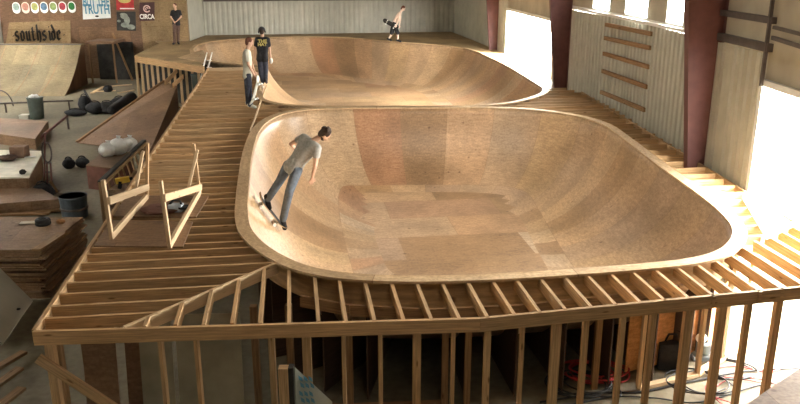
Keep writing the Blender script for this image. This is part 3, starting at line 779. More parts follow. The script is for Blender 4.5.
a = G(36, 141, .12); b2_ = G(67, 116, .45)
MB().bar(a, b2_, .06, .07).build('bar', M['steel_red'], t); MB().bar((b2_.x, b2_.y, 0), tuple(b2_), .05, .05, up=(0, 1, 0)).build('leg', M['steel_dark'], t)
MB().bar((a.x, a.y, 0), tuple(a), .05, .05, up=(0, 1, 0)).build('leg', M['steel_dark'], t)
# black gear heap
def bag(px, py, rx, ry, rz, label, name='duffel_bag', mat='black', group='black gear on the floor', z=0, cat='bag', rot=0):
    b = G(px, py, z); t = thing(name, label, cat, (b.x, b.y, z), group)
    R = Matrix.Rotation(rot, 3, 'Z')
    MB().ell(b+Vector((0, 0, rz*.93)), rx, ry, rz, R, jit=.09).build('body', M[mat], t, smooth=True)
    MB().tube([b+R @ Vector((rx*.5*math.cos(a), 0, rz*1.7+rz*.45*math.sin(a))) for a in [PI*k/8 for k in range(9)]], .018, 6).build('handle', M[mat], t, smooth=True)
    return t
bag(85.5, 111, .24, .25, .30, 'upright black duffel bag at the left end of the gear heap')
bag(96, 113.5, .36, .3, .22, 'wide black duffel bag in the middle of the gear heap')
bag(108, 113, .38, .3, .22, 'black lumpy bag in the middle right of the gear heap beside the brown ramp')
bag(76, 115.5, .42, .22, .12, 'flat black bag at the left front of the gear heap')
bag(120, 107, .34, .26, .2, 'black bag propping the rolled case')
o = MB().capsule(G(112, 110, .35), G(131.5, 97, .42), .16, .2).build('rolled_case', M['black'], smooth=True); tag(o, 'long black rolled case lying over the right end of the gear heap', 'case')
tag(MB().bar(G(93.5, 106, 0), G(94, 92.5, .12)+Vector((0, -1.0, .25)), .07, .07).build('black_post', M['black']), 'short black post sticking up from the gear heap', 'post')
bag(69.5, 168.5, .17, .16, .15, 'left one of two small black backpacks on bare floor', 'backpack', group='two small black backpacks')
bag(83, 167.5, .19, .16, .15, 'right one of two small black backpacks on bare floor', 'backpack', group='two small black backpacks')
# white table
t = thing('low_table', 'low table with worn white top and brown sides at the left edge', 'table', tuple(G(20, 177, 0)))
P = [G(-30, 149, .6), G(43, 151, .6), G(29, 176.5, .6), G(-30, 178, .6)]
ply_box(P, .56, .6, 'top', plain('worn_white_top', (.60, .57, .47), .6, .3, 2.5), t)
cen_ = sum(P, Vector())/4
ply_box([cen_+(p-cen_)*.95 for p in P], .0, .56, 'body', M['old_ply'], t)
b = G(17, 158, .6); tag(bevel(MB().box(b.x-.17, b.x+.2, b.y, b.y+.3, .6, .88).build('cardboard_box', plain('brown_carton', (.20, .12, .08)))), 'brown cardboard box on the white low table', 'box')
b = G(8, 160, .6); tag(MB().ell(b+Vector((0, 0, .06)), .22, .2, .07, jit=.3).build('cloth', M['trousers_brown'], smooth=True), 'dark crumpled cloth on the white low table left of the box', 'cloth')
b = G(29, 158, .6); tag(MB().bar(b+Vector((-.12, 0, .012)), b+Vector((.12, .12, .012)), .1, .02).build('paper_sheet', M['white_paint']), 'small white sheet on the low table right of the cardboard box', 'paper')
b = G(23, 174, .6); tag(MB().ell(b+Vector((0, 0, .05)), .08, .07, .06, jit=.3).build('small_item', M['black']), 'small dark lump at the front of the white low table', 'item')
ply_box([G(-30, 182, .3), G(28, 181, .3), G(60, 199, .3), G(-30, 206, .3)], .0, .3, 'brown_crate', M['old_ply'])
o = bpy.data.objects['brown_crate']; tag(o, 'flat brown wooden crate on the floor below the white low table', 'crate')
for k, (a, b) in enumerate((((-10, 209), (66, 205)), ((5, 212.5), (62, 210)), ((-10, 215), (50, 213)))):
    o = MB().bar(G(*a, .06), G(*b, .06), .14, .04).build('floor_plank', M['lumber_dark']); tag(o, ('dark plank behind the plywood stack, farthest of three', 'dark plank behind the plywood stack, middle of three', 'dark plank behind the plywood stack, nearest of three')[k], 'plank', 'planks behind the plywood stack')
# upright stand
b = G(47, 194, 0); yb = b.y
t = thing('metal_stand', 'thin dark upright metal stand with a ring near its top', 'stand', tuple(b))
for x0, y0, x1, y1 in ((44.5, 190, 44.5, 163), (47.5, 190, 47, 163), (52, 189, 50.5, 163), (44.5, 165, 45, 133)):
    MB().tube([Y(x0, y0, yb), Y(x1, y1, yb)], .022).build('tube', M['steel_red'], t)
cc = Y(46.8, 152, yb); MB().tube([cc+Vector((math.cos(a)*.11, 0, math.sin(a)*.25)) for a in [2*PI*k/16 for k in range(17)]], .02).build('ring', M['steel_dark'], t)
for y in (163, 172, 181): MB().tube([Y(43.5, y, yb), Y(51.5, y, yb)], .018).build('crossbar', M['steel_dark'], t)
MB().tube([Y(42, 143.5, yb), Y(49, 142.5, yb)], .02).build('handle', M['steel_dark'], t)
MB().box(b.x-.22, b.x+.2, b.y-.05, b.y+.25, 0, .03).build('base', M['steel_dark'], t)
MB().bar(Y(50, 181, yb-.05), G(57, 192, .03), .05, .05).build('foot', M['lumber_dark'], t)
bag(44, 199, .27, .2, .2, 'black bag lying at the foot of the upright metal stand', group='black gear on the floor')
# big brown bank ramp
t = thing('bank_ramp', 'big brown plywood bank ramp standing against the left deck edge', 'ramp', tuple(G(120, 130, 0)))
TL = G(164, 81.5, 1.25); TR = G(177, 86, 1.25); BL = G(77, 142.5, .03); BR = G(150, 152, .03)
q = MB(); q.slab([BL, BR, TR], 0, th=.02); q.slab([BL, TR, TL], 0, th=.02); q.build('riding_surface', M['old_ply'], t)
fl = lambda p: Vector((p.x, p.y, .0))
q = MB(); q.face([BL-Vector((0, 0, .02)), TL-Vector((0, 0, .02)), fl(TL), fl(BL)]); q.face([BR-Vector((0, 0, .02)), TR-Vector((0, 0, .02)), fl(TR), fl(BR)]); q.face([TL-Vector((0, 0, .02)), TR-Vector((0, 0, .02)), fl(TR), fl(TL)]); q.build('side_panel', M['wall_ply'], t)
MB().bar(BL+Vector((0, 0, .03)), TL+Vector((0, 0, .03)), .09, .04).build('edge_rail', M['lumber_dark'], t)
MB().bar(BL+Vector((.2, .1, .03)), BL.lerp(TL, .28)+Vector((.25, 0, .03)), .05, .04).build('edge_rail', M['lumber_pale'], t)
MB().bar(G(165, 83, 1.3), G(177, 70.5, 1.45), .04, .16).build('top_rail', M['lumber'], t); MB().bar(G(173, 85.5, 1.3), G(183, 76.5, 1.4), .04, .16).build('top_rail', M['lumber'], t)
# crate with plastic bags, slatted rack
cb = G(86, 191, 0)
t = thing('wooden_crate', 'dark reddish wooden crate that carries the white plastic bags', 'crate', tuple(cb))
zt_ = .58; P = [G(86, 166, zt_), G(113, 169, zt_), G(133, 155, zt_), G(103, 153, zt_)]
ply_box(P, 0, zt_, 'body', plain('red_brown_crate', (.16, .07, .05), .8, .3, 4), t); ply_box([p+Vector((0, 0, .02)) for p in P], zt_, zt_+.02, 'lid', M['old_ply'], t)
for k, (px, py, r, lb) in enumerate(((108, 156.5, .22, 'leftmost of the three'), (119, 154.5, .26, 'largest, in the middle of the three'), (130, 151.5, .23, 'rightmost of the three, beside the slatted rack'))):
    b = G(px, py, .6); t = thing('plastic_bag', 'stuffed white plastic bag on the reddish crate, '+lb, 'plastic bag', tuple(b), 'white plastic bags')
    R = Matrix.Rotation(k, 3, 'Z'); MB().ell(b+Vector((0, 0, r*.8)), r, r*.95, r*.85, R, 20, 14, jit=.08).build('bag', M['white_plastic'], t, smooth=True)
    MB().tube([b+Vector((.02, 0, r*1.5)), b+Vector((.03, .02, r*1.9))], [.03, .06], 8).build('knot', M['white_plastic'], t, smooth=True)
    if k == 1: MB().ell(b+Vector((.2, .1, r*1.1)), r*.6, r*.6, r*.5, jit=.1).build('bulge', M['white_plastic'], t, smooth=True)
t = thing('slatted_rack', 'dark slanted slatted rack leaning beside the left deck edge', 'rack', tuple(G(120, 190, 0)))
a = G(100, 182, .95); b = G(144, 140.5, .95); lo = Vector((.14, -.12, -.42))
MB().bar(a, b, .1, .05).build('top_beam', M['poster_dark'], t); MB().bar(a+Vector((.07, -.08, -.06)), b+Vector((.07, -.08, -.06)), .05, .05).build('pale_strip', M['lumber'], t)
MB().bar(a+lo, b+lo, .06, .06).build('lower_beam', M['lumber_dark'], t)
for k in range(9):
    p = a.lerp(b, .12+k*.1); MB().bar(p, p+lo, .03, .03).build('slat', M['lumber_dark'], t)
for p in (a, b): MB().bar(Vector((p.x, p.y, 0)), p, .06, .06, up=(0, 1, 0)).build('leg', M['lumber_dark'], t)
p = G(122, 186, 1.0)
t = thing('power_drill', 'yellow and black power tool by the raised frame at the left deck edge', 'tool', tuple(p))
MB().bar(p+Vector((-.12, 0, .1)), p+Vector((.14, .08, .13)), .1, .11).build('body', M['yellow'], t); MB().bar(p+Vector((.12, .07, .13)), p+Vector((.2, .1, .14)), .05, .05).build('chuck', M['black'], t)
MB().bar(p+Vector((-.05, 0, -.05)), p+Vector((-.02, .0, .1)), .06, .07, up=(0, 1, 0)).build('grip', M['black'], t)
b_ = p; tag(MB().box(b_.x-.25, b_.x+.3, b_.y-.1, b_.y+.3, 0, .945).build('tool_crate', M['old_ply']), 'dark wooden crate below the yellow tool beside the left deck', 'crate')
# barrel
b = G(75.5, 217, 0)
t = thing('round_bin', 'dark blue grey round bin beside the plywood stack', 'bin', tuple(b))
lathe([(.25, 0), (.27, .02), (.29, .46), (.30, .47), (.30, .50), (.275, .50), (.265, .1), (.0, .09)], b, 28).build('body', plain('dark_blue_grey', (.055, .07, .085), .45, .3, 8), t)
lathe([(.292, .2), (.3, .21), (.3, .24), (.292, .25)], b, 28).build('hoop', M['steel_dark'], t)
# plywood stack, every sheet its own
c0_ = [G(-30, 216.5, .85), G(83, 217, .85), G(41, 250, .85), G(-40, 250, .85)]
ns = 22; ORD = 'top second third fourth fifth sixth seventh eighth ninth tenth eleventh twelfth thirteenth fourteenth fifteenth sixteenth seventeenth eighteenth nineteenth twentieth twenty-first lowest'.split()
for k in range(ns):
    z0 = k*.85/ns; j = Vector((random.uniform(-.09, .09), random.uniform(-.07, .07), 0)) if k < ns-1 else Vector((0, 0, 0))
    if k > 15: j *= 1.3
    P = [Vector((p.x, p.y, z0+.85/ns-.003))+j for p in c0_]
    o = MB().slab(P, 0, th=.85/ns-.004).build('plywood_sheet', M['old_ply'])
    tag(o, 'tan plywood sheet on top of the stack with a black coil on it' if k == ns-1 else ORD[ns-1-k]+' sheet from the top of the brown plywood stack beside the round bin', 'plywood sheet', 'sheets in the plywood stack')
bpy.data.objects[o.name]['group'] = 'sheets in the plywood stack'
cc = G(43, 223, .88); q = MB(); q.tube([cc+Vector((math.cos(a)*.10, math.sin(a)*.10, .0)) for a in [2*PI*k/20 for k in range(21)]], .04, 10); q.tube([cc+Vector((math.cos(a)*.095, math.sin(a)*.095, .05)) for a in [2*PI*k/20 for k in range(21)]], .04, 10)
tag(q.build('hose_coil', M['black_rubber'], smooth=True), 'black coil of hose lying on the plywood stack', 'coil')
b = G(61, 223.5, .86); tag(MB().ell(b+Vector((0, 0, .04)), .08, .06, .05, jit=.2).build('work_glove', M['red_ply'], smooth=True), 'small reddish brown glove on the plywood stack right of the coil', 'glove')
b = G(20, 223, .858); tag(MB().bar(b, b+Vector((.3, .05, .0)), .16, .008).build('paper_sheet', M['metal_pale']), 'pale scrap of paper on the plywood stack left of the coil', 'paper')
tag(MB().bar(G(62, 233, .87), G(36, 250, .87), .16, .03).build('loose_board', M['lumber_dark']), 'brown board lying slantwise across the top of the plywood stack', 'board')
# white board on the floor
t = thing('white_board', 'large pale board with a small hole lying at the left edge in front', 'board', tuple(G(10, 330, 0)))
B1 = G(33, 301, .03); B2 = G(3, 344, .03); v_ = Y(-10, 258, 12.0)-B1
MB().slab([B1+v_, B1, B2, B2+v_], 0, th=.03).build('panel', M['metal_white'], t)
q = B1.lerp(B2, .35)+v_*.12+Vector((0, 0, .01)); MB().ell(q, .045, .035, .012).build('hole', M['black'], t)
for k, (a, b) in enumerate((((-10, 372), (24, 352)), ((-10, 390), (20, 368)), ((2, 404), (22, 388)))):
    o = MB().bar(G(*a, .1+.0*k), G(*b, .1), .12, .04).build('scrap_board', M['lumber_dark']); tag(o, ('scrap board below the white board, farthest of three', 'scrap board below the white board, middle of three', 'scrap board below the white board, nearest of three')[k], 'board', 'scrap boards at the lower left')

# ================================================================= on the left deck
sheet('deck_plywood', [G(*p)+Vector((0, 0, .02)) for p in ((94, 247), (183, 248), (193, 223), (111, 221))], .02, M['old_ply'], 'brown plywood sheet under the near ends of the upright frames', 'plywood sheet', 'sheets laid on the left deck')
sheet('deck_plywood', [G(*p)+Vector((0, 0, .02)) for p in ((113, 217.5), (196, 218), (209, 197), (127, 196.5))], .02, M['old_ply'], 'brown plywood sheet under the far ends of the upright frames', 'plywood sheet', 'sheets laid on the left deck')
def uframe(p, label):
    n0 = G(*p['n'], D+.02); f0 = G(*p['f'], D+.02)
    t = thing('sawhorse', label, 'sawhorse', tuple(n0), 'upside down sawhorses on the deck')
    MB().bar(n0+Vector((0, 0, .045)), f0+Vector((0, 0, .045)), .045, .09).build('base_beam', M['lumber_pale'], t)
    zn = Y(*p['nt'], n0.y); zf = Y(*p['ft'], f0.y)
    MB().bar(n0, zn, .045, .06, up=(0, 1, 0)).build('upright', M['lumber_pale'], t)
    MB().bar(f0, zf, .04, .06, up=(0, 1, 0)).build('upright', M['lumber'], t)
    MB().bar(Y(*p['d0'], f0.y-.25), Y(*p['d1'], f0.y-.1), .04, .06, up=(0, 1, 0)).build('slanted_leg', M['lumber_pale'], t)
    MB().bar(Y(*p['r0'], n0.y-.04), Y(*p['r1'], f0.y-.08), .04, .1).build('cross_rail', M['lumber_pale'], t)
uframe(dict(n=(112, 239), f=(147, 199), nt=(103, 180), ft=(147.5, 143), d0=(134.5, 196), d1=(143, 151), r0=(109, 201), r1=(148, 187)), 'left one of two pale timber sawhorses turned legs up on the deck')
uframe(dict(n=(170, 248), f=(200, 194), nt=(160.5, 181), ft=(193.5, 143.5), d0=(187.5, 192), d1=(197.5, 150), r0=(164, 198), r1=(201, 187)), 'right one of two pale timber sawhorses turned legs up on the deck')
b = G(176, 212, D+.02); t = thing('circular_saw', 'small pale blue and dark power saw on the deck between the frames', 'tool', tuple(b))
MB().box(b.x-.11, b.x+.09, b.y-.02, b.y+.12, b.z, b.z+.11).build('body', plain('pale_blue_tool', (.5, .56, .62), .4), t); lathe([(.001, 0), (.09, .001), (.09, .03), (.001, .031)], (b.x+.12, b.y+.03, b.z+.05)).build('motor', M['black'], t)
MB().tube([b+Vector((-.1, .05, .11)), b+Vector((-.04, .05, .17)), b+Vector((.06, .05, .16)), b+Vector((.08, .05, .1))], .018).build('handle', M['black'], t)
tag(MB().ell(G(160, 209, D+.05), .3, .26, .035, jit=.2).build('rag', plain('red_brown_rag', (.12, .05, .035))), 'reddish brown rag spread on the deck between the frames', 'rag')
# ladder
t = thing('ladder', 'white ladder standing up above the far left end of the joist deck', 'ladder', (*G(205, 68, 0).xy, 0))
la = Y(203.5, 68, 28.9); lb_ = Y(207, 52.5, 28.9); lc = Y(208.5, 68, 28.9); ld = Y(212, 52.5, 28.9)
for a, b in ((la, lb_), (lc, ld)):
    d = (a-b); d = d/d.z; foot = Vector((a.x-d.x*a.z-.05, a.y, 0.0)); foot.y -= 0; MB().bar(foot, b, .035, .06, up=(0, 1, 0)).build('rail', M['white_frame'], t)
for k in range(8):
    f = .1+.11*k; MB().tube([Vector((la.x-.05, la.y, 0)).lerp(lb_, f), Vector((lc.x-.05, lc.y, 0)).lerp(ld, f)], .015).build('rung', M['white_frame'], t)
b = Y(198, 72, 29.4); t = thing('tall_bin', 'tall dark bin standing between the ladder and the studded platform', 'bin', (b.x, b.y, 0))
lathe([(.22, 0), (.24, .02), (.27, 1.35), (.29, 1.37), (.27, 1.42), (.1, 1.45), (.0, 1.45)], (b.x, b.y, 0)).build('body', M['grey_bin'], t)
# planks on the right wall
for k, (a, b) in enumerate((((606, 24.5), (652, 34)), ((604, 38), (652, 48)), ((606, 53.5), (651, 67)), ((604, 71), (650, 87)), ((605, 92), (648, 110)))):
    ya, yb = 21.5, 18.15
    A = wall_pt(ya, Y(a[0], a[1], ya).z, .06); B = wall_pt(yb, Y(b[0], b[1], yb).z, .06)
    o = MB().bar(A, B, .07, .1).build('wall_plank', M['lumber_dark'])
    tag(o, ('topmost', 'second from the top', 'middle', 'second from the bottom', 'lowest')[k]+' of five wooden planks fixed on the ribbed white wall', 'plank', 'planks on the right wall')

# ================================================================= below and before the front deck
yf = 7.02
t = thing('display_board', 'pale slanted board with blue checks and a timber post before the front deck', 'board', (*Y(290, 400, yf).xy, 0))
a = Y(283.5, 367, yf); MB().bar((a.x, a.y, 0), a, .095, .09, up=(0, 1, 0)).build('timber_post', M['lumber'], t)
a2 = Y(291, 366, yf+.02); MB().bar((a2.x, a2.y, 0), a2, .05, .1, up=(0, 1, 0)).build('dark_edge', M['poster_dark'], t)
p1 = Y(293.5, 366.5, yf); p2 = Y(331, 401, yf+.35); q = MB().slab([p1, p2, Vector((p2.x, p2.y, 0)), Vector((p1.x, p1.y, 0))], 0, th=.02); q.build('panel', plain('panel_pale', (.48, .50, .45), .7, .1), t)
q = MB(); ux = (Vector((p2.x, p2.y, 0))-Vector((p1.x, p1.y, 0))).normalized()
for r_ in range(6):
    for c_ in range(3):
        cc = p1+ux*(.04+c_*.065+.02*(r_ % 2))-Vector((0, 0, .12+.085*r_+c_*.03)); cc += Vector((.02, -.06, 0))
        q.face([cc+Vector((0, 0, .04)), cc+ux*.045+Vector((0, 0, -.005)), cc+ux*.055-Vector((0, 0, .055)), cc+ux*.006-Vector((0, 0, .012))])
q.build('blue_checks', M['blue_paint'], t)
P = [Y(741, 409, 6.6), Y(800, 367, 6.95), Y(860, 372, 6.9), Y(860, 430, 6.3)]
z_ = 1.0; P = [G(741, 408, z_), G(800, 368, z_), G(860, 350, z_), G(860, 430, z_)]
t = thing('work_bench', 'brown plywood bench top corner at the lower right in front', 'bench', (P[0].x, P[0].y, 0))
MB().slab(P, 0, th=.03).build('top', M['old_ply'], t)
cen_ = sum(P, Vector())/4
for p in P: pp = p.lerp(cen_, .12); MB().bar((pp.x, pp.y, 0), (pp.x, pp.y, z_-.03), .07, .07, up=(0, 1, 0)).build('leg', M['lumber_dark'], t)
def cable(name, pts, r, mat, label, cat='cable', group='cables on the floor'):
    P = []
    for i in range(len(pts)-1):
        p0 = pts[max(0, i-1)]; p1 = pts[i]; p2 = pts[i+1]; p3 = pts[min(len(pts)-1, i+2)]
        for k in range(8):
            u = k/8; P.append(.5*((2*p1)+(-p0+p2)*u+(2*p0-5*p1+4*p2-p3)*u*u+(-p0+3*p1-3*p2+p3)*u**3))
    P.append(pts[-1]); tag(MB().tube(P, r, 6).build(name, mat, smooth=True), label, cat, group)
def coil(c, rx, n, r, mat, label, name='cable_coil'):
    pts = []
    for k in range(n*8):
        a = 2*PI*k/8; rr = rx*random.uniform(.75, 1.1); pts.append(Vector((c.x+rr*math.cos(a)+.1*math.sin(k*.2), c.y+rr*.8*math.sin(a), .02+.004*k/2)))
    cable(name, pts, r, mat, label)
coil(G(592, 375, 0), .38, 6, .011, M['red'], 'coil of red cable on the floor beneath the front deck')
coil(G(583, 388, 0), .42, 5, .012, M['black_rubber'], 'coil of black cable before the red coil beneath the front deck')
coil(G(702, 386, 0), .42, 4, .009, M['black_rubber'], 'loose loops of black cable on the bright floor at the right')
coil(G(742, 396, 0), .5, 2, .007, M['red'], 'thin red cable in wide loops on the bright floor at the right')
coil(G(725, 372, 0), .4, 2, .012, M['black_rubber'], 'black hose loop by the white plywood ramp foot on the bright floor')
cable('black_hose', [G(x, y, .02) for x, y in ((540, 402), (600, 393), (640, 392), (680, 384), (740, 372), (800, 368))], .013, M['black_rubber'], 'long black hose running right across the bright floor')
cable('black_hose', [G(x, y, .02) for x, y in ((560, 408), (610, 397), (655, 398), (700, 402), (760, 385), (810, 380))], .011, M['black_rubber'], 'second black hose nearest the camera on the bright floor')
cable('red_cable', [G(x, y, .02) for x, y in ((700, 372), (735, 366), (770, 372), (800, 360), (830, 362))], .01, M['red'], 'red cable running to the right behind the posts')
b = G(672, 371, 0); t = thing('tool_bag', 'black square tool bag beneath the front deck before the orange panel', 'bag', tuple(b))
bevel(MB().box(b.x-.19, b.x+.19, b.y, b.y+.24, 0.01, .4).build('body', M['black'], t), .04, 3)
MB().tube([b+Vector((-.1, .12, .39)), b+Vector((-.05, .12, .5)), b+Vector((.05, .12, .5)), b+Vector((.1, .12, .39))], .015).build('handle', M['black_rubber'], t)
b = G(708, 362, 0)-Vector((0, .1, 0)); t = thing('miter_saw', 'grey and black power saw with white head on the floor under the deck', 'tool', tuple(b))
MB().box(b.x-.2, b.x+.2, b.y+.1, b.y+.3, 0.01, .07).build('base', plain('tool_grey', (.3, .34, .36), .4), t); lathe([(.001, 0), (.1, .001), (.1, .14), (.001, .141)], (b.x-.05, b.y+.2, .1)).build('motor', plain('tool_grey_dark', (.16, .20, .21), .4), t)
MB().ell(b+Vector((-.1, .18, .33)), .08, .07, .07).build('guard', M['white_paint'], t); MB().bar(b+Vector((.0, .2, .2)), b+Vector((.28, .15, .03)), .07, .06).build('handle', M['black'], t)

# ================================================================= people
def finish(name, mb, mat, par, vox, it=3, cut=None):
    me = mb.mesh(name, mat); o = link('tmp', me)
    r = o.modifiers.new('r', 'REMESH'); r.mode = 'VOXEL'; r.voxel_size = vox; r.use_smooth_shade = True
    if it: s_ = o.modifiers.new('s', 'SMOOTH'); s_.iterations = it; s_.factor = .5
    dg = bpy.context.evaluated_depsgraph_get(); m2 = bpy.data.meshes.new_from_object(o.evaluated_get(dg))
    bpy.data.objects.remove(o); m2.name = name; m2.materials.clear(); m2.materials.append(mat)
    for p in m2.polygons: p.use_smooth = True; p.material_index = 0
    return link(name, m2, par)
def person(label, J, face, mats, sleeve=.55, shorts=None, shirtless=False, cap=None, beard=False, k=1.0, crop=False):
    """J: joints in world space; face: direction the face looks"""
    J = {a: Vector(b) for a, b in J.items()}
    base = (J['anL']+J['anR'])/2; base.z = min(J['anL'].z, J['anR'].z)-.08
    t = thing('person', label, 'person', tuple(base), 'people at the bowls')
    face = Vector(face).normalized(); up = (J['head']-J['neck']).normalized()
    side = face.cross(up).normalized(); face = up.cross(side).normalized()
    R = Matrix((side, face, up)).transposed()
    H = J['head']; sk = mats['skin']
    b = MB(); c = b.capsule
    shc = (J['shL']+J['shR'])/2; sd = (J['shR']-J['shL']).normalized()
    pel = (J['hipL']+J['hipR'])/2; sp = (shc-pel)
    chestc = pel+sp*.72; waist = pel+sp*.32
    def torso(mb, g, z0=0.0):
        mb.capsule(J['shL']+sd*.03, J['shR']-sd*.03, (.062+g)*k, (.062+g)*k)
        for s_ in (-1, 1):
            mb.capsule(chestc+sd*s_*.085*k, waist+sd*s_*.06*k, (.098+g)*k, (.085+g)*k)
            mb.capsule(J['shL' if s_ < 0 else 'shR'].lerp(shc, .4)-sp*.06, chestc+sd*s_*.08*k, (.085+g)*k, (.1+g)*k)
            mb.capsule(waist+sd*s_*.06*k, pel+sp*z0+sd*s_*.065*k, (.085+g)*k, (.095+g*1.6)*k)
        mb.capsule(chestc, waist, (.105+g)*k, (.095+g)*k)
    torso(b, 0)
    b.capsule(shc+sp*.02, H-up*.04, .055*k, .052*k)
    for s_ in 'LR':
        b.capsule(J['sh'+s_], J['el'+s_], .05*k, .038*k); b.capsule(J['el'+s_], J['wr'+s_], .038*k, .026*k)
        b.capsule(J['hip'+s_], J['kn'+s_], .082*k, .055*k); b.capsule(J['kn'+s_], J['an'+s_], .055*k, .038*k)
        m_ = J['kn'+s_].lerp(J['an'+s_], .3); b.ell(m_, .054*k, .054*k, .09*k)
        b.capsule(J['an'+s_]-Vector((0, 0, .0)), J['toe'+s_], .036*k, .03*k)
        # hand: palm, four fingers and a thumb
        d = (J['wr'+s_]-J['el'+s_]).normalized(); n_ = d.cross(face); n_ = n_.normalized() if n_.length > .1 else sd
        pm = d.cross(n_).normalized()
        w_ = J['wr'+s_]
        for q_ in (-.022, 0, .022): b.capsule(w_+d*.02, w_+d*.085*k+pm*q_*k, .017*k, .016*k)
        for f_, (q_, L_) in enumerate(((-.032, .062), (-.011, .074), (.011, .07), (.031, .054))):
            r0 = w_+d*.088*k+pm*q_*k; r1 = r0+(d+n_*.25).normalized()*L_*.55*k+pm*q_*.12; r2 = r1+(d+n_*.9).normalized()*L_*.45*k
            b.capsule(r0, r1, .0095*k, .009*k, 8, 3); b.capsule(r1, r2, .009*k, .0075*k, 8, 3)
        r0 = w_+d*.03*k-pm*.022*k; r1 = r0+(d*.7-pm*.7).normalized()*.045*k; r2 = r1+(d+n_*.3-pm*.15).normalized()*.035*k
        b.capsule(r0, r1, .012*k, .0105*k, 8, 3); b.capsule(r1, r2, .0105*k, .008*k, 8, 3)
    # head with jaw, nose, ears, brow
    b.ell(H+up*.015, .074*k, .092*k, .108*k, R, 20, 14); b.ell(H+face*.022-up*.055, .052*k, .06*k, .055*k, R)
    b.capsule(H+face*.088+up*.01, H+face*.105-up*.022, .009, .014, 8, 3)
    for s_ in (-1, 1): b.ell(H+side*s_*.077*k-face*.005, .01, .02, .032, R)
    b.capsule(H+face*.08-side*.03+up*.03, H+face*.08+side*.03+up*.03, .011, .011, 8, 3)
    body = finish('body', b, sk, t, .0085, 2)
    q = MB()
    for s_ in (-1, 1): q.ell(H+face*.086+side*s_*.03+up*.012, .011, .006, .007, R, 8, 6)
    q.build('eyes', M['eye'], t)
    q = MB(); q.bar(H+face*.083-side*.02-up*.052, H+face*.083+side*.02-up*.052, .008, .006); q.build('mouth', plain('lips', (.35, .14, .12)), t)
    # hair or cap
    q = MB(); q.ell(H+up*.038-face*.02, .083*k, .096*k, .098*k, R, 20, 12, jit=.05); q.ell(H-face*.045-up*.01, .07*k, .06*k, .08*k, R)
    if mats.get('curly'):
        for i in range(26):
            a = random.random()*2*PI; e_ = random.uniform(.15, 1.3)
            q.ell(H+up*.035-face*.02+side*.085*math.cos(a)*math.cos(e_)+face*.095*math.sin(a)*math.cos(e_)*(.6 if math.sin(a) > 0 else 1)+up*.1*math.sin(e_), .026, .026, .024)
    finish('hair', q, mats['hair'], t, .011, 1)
    if beard:
        q = MB(); q.ell(H+face*.028-up*.066, .054*k, .058*k, .044*k, R); q.ell(H+face*.0-up*.04, .074, .045, .045, R); finish('beard', q, mats['hair'], t, .011, 1)
    if cap:
        q = MB(); q.ell(H+up*.05-face*.005, .092*k, .108*k, .09*k, R, 20, 12); finish('cap', q, M[cap], t, .011, 1)
        q = MB(); q.ell(H+up*.05-face*.12, .065, .06, .01, R); q.build('cap_brim', M[cap], t, smooth=True)
        q = MB(); arc = [H+side*.1*math.cos(a)+up*(.02+.125*math.sin(a)) for a in [PI*i_/12 for i_ in range(13)]]; q.tube(arc, .012)
        for s_ in (-1, 1): q.ell(H+side*s_*.095, .025, .035, .042, R)
        q.build('headphones', M['black_rubber'], t, smooth=True)
    if not shirtless:
        q = MB(); torso(q, .018, -.03 if not crop else .25); q.capsule(shc, shc+sp*.05, .075*k, .066*k)
        for s_ in 'LR':
            e = J['sh'+s_].lerp(J['el'+s_], sleeve); q.capsule(J['sh'+s_], e, .072*k, .066*k)
        finish('t_shirt', q, mats['shirt'], t, .012, 3)
    q = MB(); g = .014
    q.capsule(J['hipL'], J['hipR'], .098*k, .098*k); q.capsule(pel+sp*.1-sd*.05, pel+sp*.1+sd*.05, .09*k, .09*k)
    for s_ in 'LR':
        if shorts:
            q.capsule(J['hip'+s_], J['kn'+s_], .1*k, .095*k)
        else:
            q.capsule(J['hip'+s_], J['kn'+s_], .1*k, .076*k); q.capsule(J['kn'+s_], J['an'+s_]+(J['kn'+s_]-J['an'+s_])*.04, .076*k, .066*k)
    finish('shorts' if shorts else 'trousers', q, mats['pants'], t, .012, 3)
    for s_ in 'LR':
        q = MB(); d = J['toe'+s_]-J['an'+s_]; 
        q.capsule(J['an'+s_]-d*.35-Vector((0, 0, .03))*0, J['toe'+s_], .05*k, .045*k); q.capsule(J['an'+s_], J['an'+s_]+(J['kn'+s_]-J['an'+s_])*.06, .052*k, .05*k)
        finish('shoe', q, mats['shoe'], t, .012, 1)
    return t
